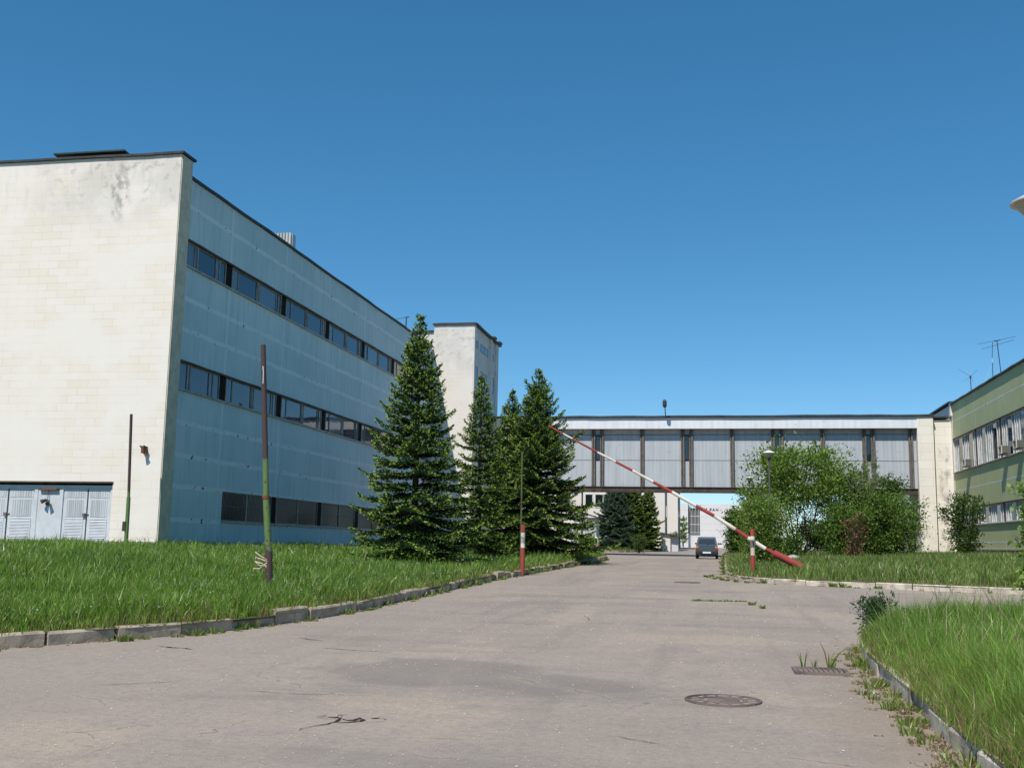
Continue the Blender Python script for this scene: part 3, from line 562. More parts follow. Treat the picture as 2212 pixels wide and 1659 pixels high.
# roof structures
m = MB(); m.box(-31.25, -28.2, 45.2, 47, 15.7, 19.74); m.build('roof_hut', M['darkpier'], lb)
m = MB(); m.prism([(-31.75, 44.8, 19.98), (-27.95, 44.8, 19.98), (-27.95, 44.8, 20.06), (-31.75, 44.8, 20.06)], (0, 2.6, -.2)); m.build('roof_hut_cover', M['darkgreen'], lb)
m = MB()
for i in range(12): a = -25.6+i*.18; m.box(a, a+.12, 54.9, 55.02, 15.7, 18.72)
m.box(-25.6, -23.44, 55.02, 55.5, 15.7, 18.68); m.build('roof_vent', M['corrlight'], lb)
tw = empty('spotlight_pair', (-25.65, 37.7, 3.0), 'small twin spotlight hanging over the grey end wall doors', 'lamp')
MB().box(-26.05, -25.25, DY-.16, DY-.05, 3.3, 3.36).tube([(-25.66, DY-.1, 3.32), (-25.66, DY-.12, 2.9)], .014, 6).build('bracket', M['rust'], tw)
MB().tube([(-25.7, DY-.12, 2.92), (-25.82, DY-.28, 2.84)], [.05, .09], 10).build('lamp_head', M['steel'], tw); MB().tube([(-25.62, DY-.12, 2.88), (-25.54, DY-.28, 2.76)], [.05, .09], 10).build('lamp_head', M['steel'], tw)
br = MB(); br.box(-21.62, -21.52, 37.3, 37.6, 4.72, 5.0).tube([(-21.75, 37.45, 5.02), (-21.45, 37.4, 4.66)], .03, 6).tube([(-21.62, 37.5, 5.0), (-21.5, 37.36, 4.95)], .05, 6)
tag(br.build('wall_bracket', M['rust'], None), 'small rusty bracket sticking out of the cream end wall near its corner', 'bracket')

# ------------------------------------------------------------------ stair tower behind it
tb = empty('stair_tower', (-19.3, 81, 1.2), 'white block stair tower rising behind the blue building with small windows in its side', 'building')
TX = -17.8
m = MB(); m.box(-20.86, TX, 76.62, 86, .9, 17.8).box(-45, -20.86, 76.75, 90, .9, 17.3)
m.build('wall', M['creamgrey'], tb)
m = MB(); m.box(TX, TX+.12, 82.35, 83.1, .9, 17.86).box(TX, TX+.12, 84.5, 85.3, .9, 17.86).box(TX, TX+.09, 76.64, 77.1, .9, 17.8); m.build('pilaster', M['creamgrey'], tb)
m = MB(); wavy(m, -20.96, TX+.22, 76.5, 76.9, 17.8, .14, 'x', 6, .01, 1); wavy(m, TX-.3, TX+.25, 76.9, 86.05, 17.8, .14, 'y', 8, .012, 2); m.box(-45, -20.96, 76.62, 77, 17.3, 17.42).box(TX, TX+.45, 82.3, 83.15, 17.86, 18.0).box(TX, TX+.45, 84.45, 85.4, 17.86, 18.0); m.build('cornice', M['flash'], tb)
MB().box(-20.7, TX-.3, 76.9, 85.9, 17.8, 17.84).build('roof', M['roof'], tb)
def inset(par, x, sx, y0, y1, z0, z1, gm='glass', divs=()):
    f = MB(); f.box(min(x, x+sx*.03), max(x, x+sx*.03), y0, y1, z0-.06, z0).box(min(x, x+sx*.025), max(x, x+sx*.025), y0-.05, y0, z0, z1).box(min(x, x+sx*.025), max(x, x+sx*.025), y1, y1+.05, z0, z1).box(min(x, x+sx*.026), max(x, x+sx*.026), y0-.05, y1+.05, z1, z1+.05)
    for d_ in divs: f.box(min(x, x+sx*.02), max(x, x+sx*.02), d_-.04, d_+.04, z0, z1)
    o = f.build('window', M['frame'], par); xx = x+sx*.01; MB().add([(xx, y0, z0), (xx, y1, z0), (xx, y1, z1), (xx, y0, z1)], [(0, 1, 2, 3)]).build('pane', M[gm], o)
for y0, y1, z0, z1, dv in ((77.5, 78.15, 16.24, 16.72, ()), (79.08, 81.7, 16.2, 16.72, (80.4,)), (83.4, 83.95, 16.27, 16.72, ()), (77.6, 78.2, 13.14, 14.75, ()), (83.42, 84.1, 13.6, 14.8, ()), (79.3, 81.5, 13.9, 14.6, (80.4,)), (77.6, 78.2, 10.4, 11.8, ()), (83.42, 84.1, 10.6, 11.8, ())): inset(tb, TX, 1, y0, y1, z0, z1, 'glass', dv)

# ------------------------------------------------------------------ footbridge between the buildings
fb = empty('footbridge', (-.5, 84, .8), 'enclosed grey metal footbridge with white fascia crossing over the road', 'footbridge')
BY = 82.0; X0, X1 = -15.75, 14.42
MB().box(X0, X1, BY, BY+3.6, 6.02, 10.4).build('side_wall', M['bridgepanel'], fb)
m = MB(); m.box(X0, X1, BY-.012, BY, 8.03, 8.06).box(X0, X1, BY-.015, BY, 9.98, 10.03); 
for xx in np.arange(X0+.4, X1, .42): m.box(xx, xx+.03, BY-.025, BY-.012, 8.05, 8.075)
m.build('wall_seam', M['mullion'], fb)
MB().box(X0, X1, BY-.56, BY+3.7, 10.4, 11.24).build('fascia', M['bridgewhite'], fb)
m = MB(); wavy(m, -17.8, 15.6, BY-.72, BY+3.9, 11.26, .14, 'x', 26, .025, 9); m.build('roof', M['flash'], fb)
MB().box(X0, X1, BY-.58, BY-.55, 10.36, 10.41).build('drip_edge', M['brownflash'], fb)
m = MB(); m.box(X0, X1, BY-.12, BY+.2, 5.62, 6.02).box(X0, X1, BY+.2, BY+3.6, 5.75, 6.0).box(X0, X1, BY-.2, BY+.2, 5.98, 6.03).box(X0, X1, BY-.2, BY+.2, 5.6, 5.64)
for xx in (-12.4, -9.3, -8.66, -5.57, -2.49, -1.87, 1.19, 4.2, 4.8, 7.8, 10.76, 11.36): m.box(xx-.06, xx+.06, BY-.17, BY-.12, 5.7, 5.9)
m.build('beam', M['beam'], fb)
for xx in (-15.5, -14.9, -12.4, -9.3, -8.66, -5.57, -2.49, -1.87, 1.19, 4.2, 4.8, 7.8, 10.76, 11.36, 14.02): MB().box(xx-.14, xx-.04, BY-.16, BY, 6.02, 10.4).box(xx+.02, xx+.14, BY-.22, BY, 6.02, 10.4).build('mullion', M['mullion'], fb)
for xx in (-15.2, -8.98, -2.18, 4.5, 11.06):
    f = MB().box(xx-.18, xx+.18, BY-.06, BY-.02, 8.05, 8.12).box(xx-.18, xx-.14, BY-.06, BY-.02, 8.12, 9.95).box(xx+.14, xx+.18, BY-.06, BY-.02, 8.12, 9.95).box(xx-.14, xx+.14, BY-.06, BY-.02, 9.9, 9.95).build('window', M['darkpier'], fb)
    MB().add([(xx-.14, BY-.03, 8.12), (xx+.14, BY-.03, 8.12), (xx+.14, BY-.03, 9.9), (xx-.14, BY-.03, 9.9)], [(0, 1, 2, 3)]).build('pane', M['glass'], f)
MB().box(14.42, 15.54, BY-.6, BY+3.6, .6, 11.24).build('pier', M['pier'], fb); MB().box(15.54, 16.9, BY-.05, BY+3.6, .6, 11.05).build('pier', M['pier'], fb)
m = MB(); m.box(15.6, 16.75, BY-.25, BY+3.6, 11.18, 11.3); m.build('pier_flashing', M['flash'], fb)
MB().tube([(15.6, BY-.12, 1), (15.6, BY-.12, 11)], .05, 8).build('downpipe', M['mullion'], fb)
MB().box(-16.9, -15.75, BY-.6, BY+3.6, .6, 11.24).build('pier', M['creamgrey'], fb); MB().box(-17.8, -16.9, BY-.05, BY+3.6, .6, 11.05).build('pier', M['creamgrey'], fb)
fl = empty('floodlight', (-3.75, 81.2, 11.35), 'dark floodlight on a short pole above the footbridge fascia', 'floodlight')
MB().tube([(-3.75, 81.35, 11.4), (-3.76, 81.1, 11.7), (-3.77, 80.75, 12.05)], .035, 8).build('pole', M['steel'], fl, smooth=True)
MB().tube([(-3.76, 80.62, 11.92), (-3.77, 80.6, 12.02), (-3.78, 80.6, 12.4), (-3.79, 80.64, 12.52)], [.09, .15, .16, .08], 14).build('lamp_head', M['steel'], fl, smooth=True)

# ------------------------------------------------------------------ green building on the right
GX = 16.9
gb = empty('office_building', (22, 70, 1.2), 'two storey sage green panelled building with white framed window bands', 'building')
m = MB()
for z0, z1 in ((1.75, 3.32), (4.55, 7.12), (9.62, 12.1)): m.box(GX, GX+.3, 30, 81.5, z0, z1)
m.build('panel_wall', M['greenpanel'], gb)
MB().box(GX+.06, GX+.3, 30, 81.5, .7, 1.7).build('plinth', M['concrete'], gb); MB().box(GX-.1, GX+.3, 30, 81.5, 1.68, 1.75).build('plinth_ledge', M['sill'], gb)
m = MB(); m.box(GX-.02, GX+14, 81.5, 105, .7, 12.15).box(GX+.7, GX+14, 30, 81.5, .7, 12); m.build('wall', M['creamgrey'], gb)
MB().box(GX-.12, GX+.35, 81.45, 82.0, 11.3, 12.25).build('parapet_block', M['cream'], gb)
m = MB(); wavy(m, GX-.14, GX+.5, 30, 81.5, 12.1, .1, 'y', 40, .02, 5); wavy(m, GX-.2, GX+.5, 81.5, 105, 12.26, .1, 'y', 10, .02, 6); m.build('roof_flashing', M['flash'], gb)
MB().box(GX+.3, GX+14, 30, 105, 12.15, 12.2).build('roof', M['roof'], gb)
m = MB(); wavy(m, GX-.12, GX+.3, 30, 81.5, 7.12, .05, 'y', 40, .008, 7); m.box(GX-.1, GX+.3, 30, 81.5, 3.30, 3.35); m.build('sill', M['sill'], gb)
m = MB()
for z in (9.56, 4.5): wavy(m, GX-.05, GX+.25, 30, 81.5, z, .06, 'y', 30, .006, 2)
m.build('drip_flashing', M['brownflash'], gb)
p = 74.3
for i in range(7):
    y1 = 80.9-6.3*i+(.4 if i == 0 else 0); y0 = 80.9-6.3*(i+1)+.62
    for z0, z1 in ((7.17, 9.56), (3.35, 4.5)):
        MB().box(GX+.08, GX+.2, y0-.6, y0, z0, z1).build('window_pier', M['redpier'], gb); md = (y0+y1)/2
        for a, b in ((y0, md), (md+.004, y1)):
            window(gb, GX, -1, a, b, z0, z1, (a+.55, b-.95, b-.45), M['whiteframe'], M['curtain'] if random.random() < .75 or z0 < 5 else M['glass'], t=.07, dep=.08, off=.12)
ac0 = empty('air_conditioner', (GX, 76.4, 7.3), '', 'air conditioner', 'air conditioners in the green facade windows')
MB().box(GX-.42, GX-.02, 76.1, 76.75, 7.3, 7.72).build('casing', M['acdark'], ac0)
m = MB(); m.box(GX-.47, GX-.42, 76.07, 76.78, 7.27, 7.35).box(GX-.47, GX-.42, 76.07, 76.78, 7.67, 7.75).box(GX-.47, GX-.42, 76.07, 76.15, 7.35, 7.67).box(GX-.47, GX-.42, 76.7, 76.78, 7.35, 7.67)
for i in range(5): m.box(GX-.445, GX-.425, 76.15, 76.7, 7.385+i*.058, 7.397+i*.058)
m.build('grille_cover', M['acwhite'], ac0)
MB().box(GX-.5, GX, 76.15, 76.2, 7.2, 7.25).box(GX-.5, GX, 76.65, 76.7, 7.2, 7.25).build('bracket', M['iron'], ac0)
ac0['label'] = 'cream air conditioner lowest in the picture, beside the white pier end of the green wall'
for (y, dz, lb_) in ((66.9, .02, 'cream air conditioner second from the right frame edge on the green facade'), (63.7, .05, 'cream air conditioner on the green facade, the one nearest the camera')):
    c = copy_tree(ac0); c.location = (GX, y, 7.3+dz); c['label'] = lb_
# rooftop aerials
def aerial(name, base, parts, label):
    a = empty(name, base, label, 'aerial'); MB().tube(parts[0], parts[1], 6).build('mast', M['steel'], a)
    for pts, r_ in parts[2]: MB().tube(pts, r_, 5).build('element', M['steel'], a)
    return a
aerial('roof_aerial', (18.15, 73, 12.2), ([(18.3, 73, 12.2), (18.09, 73, 15.2)], .03, [([(16.9, 73, 15.0), (18.05, 73, 15.21), (19.28, 73, 15.47)], .013), ([(17.14, 73, 14.65), (18.1, 73, 14.94), (19.17, 73, 15.25)], .013), ([(17.9, 73, 15.19), (18.3, 73, 15.24)], .035)]), 'largest roof aerial with two long crossbars on the green building')
w_ = aerial('roof_aerial', (18.25, 75, 12.2), ([(18.22, 75, 12.2), (18.23, 75, 14.1)], .025, [([(18.23, 75, 14.4), (18.31, 75, 15.5)], .022), ([(18.2, 75, 14.0), (17.5, 75, 12.3)], .006)]), 'slim white tipped whip aerial beside the crossbar aerial'); w_.children[1].data.materials[0] = M['lampcap']
MB().tube([(18.23, 75, 14.1), (18.23, 75, 14.4)], .018, 5).build('coil', M['lampcap'], w_)
aerial('roof_aerial', (17.92, 80, 12.2), ([(17.95, 80, 12.2), (17.93, 80, 13.9)], .03, [([(17.93, 80, 13.95), (17.15, 80, 14.48)], .01), ([(17.93, 80, 13.95), (18.4, 80, 14.4)], .01), ([(17.93, 80, 13.9), (17.35, 80, 13.55)], .007), ([(17.95, 80, 13.9), (18.2, 80, 13.4)], .007), ([(17.93, 80, 13.82), (17.93, 80, 14.0)], .07)]), 'small V shaped aerial at the far end of the green roof')
aerial('roof_aerial', (-22.4, 74, 15.7), ([(-22.35, 74, 15.7), (-22.3, 74, 17.9)], .05, [([(-23.2, 74, 17.75), (-22.3, 74, 17.9), (-22.15, 74, 17.9)], .018), ([(-22.4, 74, 17.9), (-22.1, 74, 17.92)], .04)]), 'thin T shaped aerial on the blue building roof by the spruce top')

# ------------------------------------------------------------------ barrier, posts and poles
def zl(x, y): return float(z_left(np.array([x]), np.array([y]))[0])
def zrt(x, y): return float(z_right(np.array([x]), np.array([y]))[0])
BM = [(-5.71, 36.4, 5.62), (-5.21, 36.46, 5.35), (-4.89, 36.5, 5.18), (-4.02, 36.62, 4.72), (-3.4, 36.7, 4.4), (-2.83, 36.77, 4.11), (-2.13, 36.86, 3.73), (-1.5, 36.94, 3.39), (-.7, 37.05, 2.94), (-.09, 37.13, 2.61), (.61, 37.22, 2.17), (1.02, 37.28, 1.89), (1.6, 37.35, 1.53)]
bo = empty('barrier_boom', (1.15, 37.3, .9), 'raised red and white striped barrier boom with a red counterweight', 'barrier')
for i in range(len(BM)-1):
    ra = .024+.050*i/12; rb = .024+.050*(i+1)/12; mt = 'redpaint' if i % 2 == 0 else 'whitepaint'
    if i == 7: ra *= 1.12
    MB().tube([BM[i], BM[i+1]], [ra, rb], 12).build('red_band' if i % 2 == 0 else 'white_band', M[mt], bo, smooth=True)
A = Vector((1.6, 37.35, 1.53)); B = Vector((2.82, 37.5, .92)); d = (B-A).normalized()
m = MB(); n_ = Vector((0, 1, 0)); ups = Vector((0, 0, 1))-d*d.z
for s in (-1, 1): m.prism([A+n_*.06*s+ups*.07, A+d*.42+n_*.06*s+ups*.10, A+d*.42+n_*.06*s-ups*.02, A+n_*.06*s-ups*.02], (0, .012*s, 0))
m.tube([A-ups*.02+d*.02, A+d*.34-ups*.14], .014, 6); m.build('fork', M['redpaint'], bo)
MB().tube([A+d*.3, A+d*.31, B, B+d*.015], [.10, .125, .125, .1], 18).build('counterweight', M['redpaint'], bo, smooth=True)
def bpost(x, y, zb, zt, label, bands, wd=.075):
    p_ = empty('barrier_post', (x, y, zb), label, 'post', 'striped posts of the road barrier')
    for z0, z1, mt in bands:
        MB().tube([(x, y, z0), (x, y, z1)], wd, 14).build('red_band' if mt == 'redpaint' else 'white_band', M[mt], p_, smooth=True)
    MB().tube([(x, y, zt), (x, y, zt+.02)], wd*.92, 14).build('cap', M['rust'], p_); return p_
lp = bpost(-6.55, 36.4, .6, 2.19, 'red and white striped post in front of the spruces left of the road', [(.5, 1.42, 'redpaint'), (1.42, 1.93, 'whitepaint'), (1.93, 2.19, 'redpaint')])
m = MB()
for i in range(5): a0 = i*.5; m.tube([(-6.55+.082*math.cos(a0+k_*.6), 36.4+.082*math.sin(a0+k_*.6), 1.86-i*.055-.01*k_+.02*math.sin(k_*2+i)) for k_ in range(11)], .007, 5)
m.build('wire', M['steel'], lp)
rp = bpost(1.18, 37.15, .6, 2.17, 'red and white striped post carrying the boom right of the road', [(.5, 1.31, 'redpaint'), (1.31, 1.94, 'whitepaint'), (1.94, 2.17, 'redpaint')]); MB().box(1.1, 1.24, 37.04, 37.075, 1.62, 1.82).tube([(1.18, 36.95, 1.78), (1.18, 37.3, 1.78)], .025, 8).build('pivot', M['iron'], rp)
tag(MB().tube([(-6.68, 36.75, .6), (-6.69, 36.76, 4.75)], .032, 8).build('thin_pole', M['thin'], None, smooth=True), 'thin green brown pole directly behind the striped post at the spruces', 'pole')
tag(MB().tube([(-7.93, 64, .7), (-7.93, 64, 4.9)], .05, 8).build('thin_pole', M['darkpole'], None, smooth=True), 'dark thin pole under the footbridge edge right of the spruces', 'pole')
gp = empty('rusty_pole', (-8.55, 19.8, .3), 'rusty brown and green steel pole with white tape standing nearest on the left lawn', 'pole')
MB().tube([(-8.54, 19.8, .3), (-8.6, 19.8, 1.3), (-8.62, 19.8, 1.42)], [.07, .07, .064], 14).build('base_sleeve', M['polegreen'], gp, smooth=True)
MB().tube([(-8.62, 19.8, 1.42), (-8.72, 19.8, 2.37)], .064, 14).build('lower_tube', M['polegreen'], gp, smooth=True)
MB().tube([(-8.72, 19.8, 2.34), (-8.72, 19.8, 2.40)], .075, 14).build('collar', M['rust'], gp, smooth=True)
MB().tube([(-8.72, 19.8, 2.37), (-8.77, 19.8, 3.07), (-8.95, 19.8, 5.42)], [.058, .056, .05], 14).build('upper_tube', M['polegreen'], gp, smooth=True)
m = MB()
for q in ([(-8.6, 19.74, 1.15), (-8.72, 19.7, 1.22), (-8.84, 19.7, 1.3)], [(-8.6, 19.74, 1.12), (-8.7, 19.7, 1.16), (-8.82, 19.68, 1.2)], [(-8.6, 19.74, 1.04), (-8.72, 19.69, 1.04), (-8.83, 19.68, 1.12), (-8.8, 19.67, 1.2)], [(-8.6, 19.74, 1.1), (-8.73, 19.7, .98), (-8.86, 19.7, .98)], [(-8.6, 19.74, 1.0), (-8.68, 19.7, 1.08), (-8.83, 19.68, 1.12)]): m.tube(q, .011, 5)
m.build('ribbon', M['ribbon'], gp); MB().tube([(-8.88, 19.74, 4.62), (-8.885, 19.742, 4.85), (-8.905, 19.745, 4.98)], .009, 5).build('paint_drip', M['lampcap'], gp)
g2 = empty('steel_pole', (-21.2, 36, 1.0), 'slim green and rust pole against the cream end wall beside the doors', 'pole')
MB().tube([(-21.2, 36, 1.0), (-21.21, 36, 1.4), (-21.23, 36, 2.99)], [.075, .075, .07], 12).build('lower_tube', M['polegreen'], g2, smooth=True)
MB().tube([(-21.23, 36, 2.97), (-21.36, 36, 6.06)], .052, 12).build('upper_tube', M['polegreen'], g2, smooth=True); MB().box(-21.35, -21.22, 35.9, 35.98, 1.75, 2.1).build('fuse_box', M['darkpole'], g2)

# ------------------------------------------------------------------ street lamps
def lamp(x, y, zb, zh, label):
    L = empty('street_lamp', (x, y, zb), label, 'street lamp', 'cone topped street lamps along the right side')
    MB().tube([(x, y, zb), (x, y, zb+1.2), (x, y, zh-.28)], [.05, .048, .032], 12).build('pole', M['lampgrey'], L, smooth=True)
    MB().lathe((x, y, zh), [(.035, -.30), (.06, -.28), (.075, -.2), (.085, -.17)], 20).build('neck', M['steel'], L, smooth=True)
    MB().lathe((x, y, zh), [(.09, -.17), (.235, 0), (.24, .012)], 24).build('diffuser', M['diff'], L, smooth=True)
    MB().lathe((x, y, zh), [(.265, 0), (.268, .015), (.15, .075), (.05, .115), (.01, .12)], 24).build('lamp_cap', M['lampcap'], L, smooth=True); return L
lamp(2.97, 10.2, .25, 4.74, 'grey street lamp whose head pokes into the right edge of the frame')
lamp(2.14, 45, .8, 5.42, 'taller white capped street lamp in front of the willow shrub')
lamp(1.88, 63, .9, 5.52, 'street lamp behind the striped post right of the road')
lamp(1.77, 118, 1.2, 6.05, 'distant street lamp among bushes beyond the footbridge'); lamp(1.25, 150, 1.4, 6.4, 'farthest street lamp, a tiny cap beyond the bridge bushes')

# ------------------------------------------------------------------ covers in the road
def ring(m, c, r0, r1, z0, z1, n=40):
    vs = []
    for j in range(n):
        a = 2*math.pi*j/n
        for r_, z in ((r0, z0), (r0, z1), (r1, z1), (r1, z0)): vs.append((c[0]+r_*math.cos(a), c[1]+r_*math.sin(a), c[2]+z))
    m.add(vs, [(4*j+k_, 4*j+(k_+1) % 4, 4*((j+1) % n)+(k_+1) % 4, 4*((j+1) % n)+k_) for j in range(n) for k_ in range(4)])
mh = empty('manhole_cover', (.045, 11.3, .03), 'large round iron manhole cover with toothed rim in the near asphalt', 'manhole cover', 'iron manhole covers in the road')
c = (.045, 11.3, float(zr(11.3))+.003)
m = MB(); ring(m, c, .36, .385, -.03, .012); ring(m, c, .335, .35, -.03, .008); m.build('frame_ring', M['iron'], mh)
MB().lathe(c, [(.335, -.03), (.335, .001), (.001, .003)], 36).build('dust_bed', M['irondust'], mh)
m = MB(); m.lathe(c, [(.17, 0), (.165, .009), (.001, .011)], 30)
for j in range(14):
    a = 2*math.pi*j/14; ca, sa = math.cos(a), math.sin(a)
    for r_a, r_b, wd, da in ((.21, .33, .012, 0), (.20, .235, .05, .1)):
        cb, sb = math.cos(a+da), math.sin(a+da); p_ = [(c[0]+r*cb-s*wd*sb, c[1]+r*sb+s*wd*cb, c[2]) for r, s in ((r_a, -1), (r_b, -1), (r_b, 1), (r_a, 1))]; m.prism(p_, (0, 0, .0085+da*.008))
m.build('lid', M['iron'], mh)
m2 = empty('manhole_cover', (-.92, 34.1, .45), 'small distant manhole cover near the far lawn corner', 'manhole cover', 'iron manhole covers in the road'); c = (-.92, 34.1, float(zr(34.1))+.006)
m = MB(); ring(m, c, .34, .4, -.03, .012, 24); m.build('frame_ring', M['iron'], m2); MB().lathe(c, [(.34, -.03), (.34, .004), (.001, .006)], 24).build('lid', M['iron'], m2)
dg = empty('drain_grate', (1.22, 13.85, .07), 'rectangular iron drain grate with grass beside the near kerb', 'drain grate'); z = float(zr(13.85))+.012
m = MB(); m.box(.9, 1.55, 13.55, 13.6, z-.04, z+.012).box(.9, 1.55, 14.1, 14.15, z-.04, z+.012).box(.9, .95, 13.6, 14.1, z-.04, z+.012).box(1.5, 1.55, 13.6, 14.1, z-.04, z+.012); m.build('frame', M['iron'], dg)
m = MB()
for i in range(9): m.box(.96+.06*i, .99+.06*i, 13.6, 14.1, z-.03, z+.006)
m.build('bars', M['iron'], dg); MB().box(.95, 1.5, 13.6, 14.1, z-.05, z-.028+.006).build('pit', M['crack'], dg)

# ------------------------------------------------------------------ cars
def car(name, loc, rz, paint, label, W=1.5, Lc=3.3, H=1.45):
    c = empty(name, loc, label, 'car'); c.rotation_euler.z = rz; ox, oy, oz = loc
    hw = W/2
    # local frame: rear at y=0 facing -y, front at y=Lc; built around the empty then rotated with it
    def loft(secs): 
        vs = []; n = len(secs[0])
        for s in secs: vs += [(ox+x, oy+y, oz+z) for x, y, z in s]
        fs = [(i*n+j, i*n+(j+1) % n, (i+1)*n+(j+1) % n, (i+1)*n+j) for i in range(len(secs)-1) for j in range(n)]
        return vs, fs+[tuple(range(n-1, -1, -1)), tuple((len(secs)-1)*n+j for j in range(n))]
    def sec(y, zb, zt, w0, w1): return [(-w0*.96, y, zb), (-w0, y, zb+.12), (-w0, y, zb+(zt-zb)*.6), (-w1, y, zt-.03), (-w1+.05, y, zt), (w1-.05, y, zt), (w1, y, zt-.03), (w0, y, zb+(zt-zb)*.6), (w0, y, zb+.12), (w0*.96, y, zb)]
    m = MB(); m.add(*loft([sec(0, .33, .86, hw*.95, hw*.9), sec(.06, .27, .9, hw*.99, hw*.93), sec(.5, .2, .92, hw, hw*.95), sec(2.3, .2, .92, hw, hw*.95), sec(3.0, .22, .86, hw*.98, hw*.9), sec(Lc-.06, .27, .72, hw*.95, hw*.85), sec(Lc, .33, .66, hw*.9, hw*.82)]))
    cw = hw*.93; rw = hw*.78
    cab = [[(-cw, .04, .9), (-rw, .38, H-.05), (-rw+.06, .42, H-.015), (rw-.06, .42, H-.015), (rw, .38, H-.05), (cw, .04, .9)], [(-cw, .45, .9), (-rw, .5, H-.03), (-rw+.06, .52, H), (rw-.06, .52, H), (rw, .5, H-.03), (cw, .45, .9)],
           [(-cw, 1.5, .9), (-rw, 1.55, H-.03), (-rw+.06, 1.6, H), (rw-.06, 1.6, H), (rw, 1.55, H-.03), (cw, 1.5, .9)], [(-cw, 2.45, .88), (-rw, 1.85, H-.08), (-rw+.06, 1.84, H-.05), (rw-.06, 1.84, H-.05), (rw, 1.85, H-.08), (cw, 2.45, .88)]]
    m.add(*loft(cab)); m.build('body', paint, c, smooth=True)
    g = MB(); t = lambda a, b, k_: tuple(a[i]+(b[i]-a[i])*k_ for i in range(3))
    bl, br_, tl_, tr = (-cw+.12, .075, .98), (cw-.12, .075, .98), (-rw+.09, .335, H-.13), (rw-.09, .335, H-.13)
    P_ = lambda q, o=(0, 0, 0): (ox+q[0]+o[0], oy+q[1]+o[1], oz+q[2]+o[2])
    g.add([P_(q, (0, -.012, .003)) for q in (bl, br_, tr, tl_)], [(0, 1, 2, 3)]); g.build('rear_window', M['carglass'], c)
    g = MB()
    g.add([P_(q, (0, .02, .01)) for q in ((-cw+.06, 2.40, .93), (cw-.06, 2.40, .93), (rw-.06, 1.88, H-.1), (-rw+.06, 1.88, H-.1))], [(0, 1, 2, 3)]); g.build('windscreen', M['carglass'], c)
    for s in (-1, 1):
        g = MB(); g.add([P_((s*(cw+.006-.02), .4, .95)), P_((s*(cw+.006-.02), 1.3, .95)), P_((s*(rw+.012), 1.3, H-.1)), P_((s*(rw+.012), .52, H-.1))], [(0, 1, 2, 3)]); g.add([P_((s*(cw+.006-.02), 1.36, .95)), P_((s*(cw+.006-.02), 2.28, .95)), P_((s*(rw+.012), 1.78, H-.1)), P_((s*(rw+.012), 1.36, H-.1))], [(0, 1, 2, 3)]); g.build('side_window', M['carglass'], c)
        MB().box(ox+s*(hw-.11)-.085, ox+s*(hw-.11)+.085, oy-.025, oy+.03, oz+.56, oz+.72).build('tail_light', M['tail'], c, bevel=.01); MB().box(ox+s*(hw-.11)-.085, ox+s*(hw-.11)+.085, oy-.025, oy+.03, oz+.723, oz+.84).build('indicator', M['amber'], c, bevel=.01)
        MB().box(ox+s*(hw-.2)-.11, ox+s*(hw-.2)+.11, oy+Lc-.05, oy+Lc+.02, oz+.5, oz+.62).build('headlight', M['plate'], c, bevel=.01)
        MB().box(ox+s*(hw+.01)-.05, ox+s*(hw+.01)+.09*s if s > 0 else ox+s*(hw+.01)+.05, oy+2.1, oy+2.18, oz+.95, oz+1.06).build('mirror', M['plastic'], c)
    bu = MB().box(ox-hw*.99, ox+hw*.99, oy-.07, oy+.08, oz+.3, oz+.5).build('bumper', M['plastic'], c, bevel=.03); MB().box(ox-hw*.97, ox+hw*.97, oy+Lc-.08, oy+Lc+.07, oz+.3, oz+.48).build('bumper', M['plastic'], c, bevel=.03)
    MB().box(ox-.27, ox+.27, oy-.085, oy-.07, oz+.36, oz+.47).build('number_plate', M['plate'], c)
    MB().tube([(ox-.45, oy-.03, oz+.25), (ox-.45, oy+.4, oz+.25)], .03, 8).build('exhaust', M['iron'], c); MB().box(ox-.02, ox+.02, oy-.02, oy+.0, oz+.83, oz+.86).tube([(ox+.02, oy+.03, oz+.92), (ox+.3, oy+.17, oz+1.15)], .01, 5).build('wiper', M['plastic'], c)
    for s in (-1, 1):
        for yy in (.5, Lc-.62):
            wl = MB().tube([(ox+s*(hw-.19), oy+yy, oz+.26), (ox+s*(hw-.17), oy+yy, oz+.26), (ox+s*(hw-.03), oy+yy, oz+.26), (ox+s*(hw-.01), oy+yy, oz+.26)], [.22, .26, .26, .22], 20).build('wheel', M['tyre'], c, smooth=True)
            MB().tube([(ox+s*(hw-.012), oy+yy, oz+.26), (ox+s*(hw+.0), oy+yy, oz+.26)], [.17, .14], 16).build('rim', M['rim'], wl)
    return c
car('small_car', (-.67, 72.9, float(zr(73))), 0, M['car'], 'small dark grey hatchback seen from behind, driving under the footbridge')
car('parked_car', (-10.9, 94, float(zr(94))), R(10), M['carwhite'], 'white parked car half hidden behind the left spruces', 1.6, 3.8, 1.42)
car('parked_car', (-5.3, 127, float(zr(126))+.1), R(120), M['carcream'], 'cream parked car beside the far garage porch', 1.6, 3.8, 1.42)

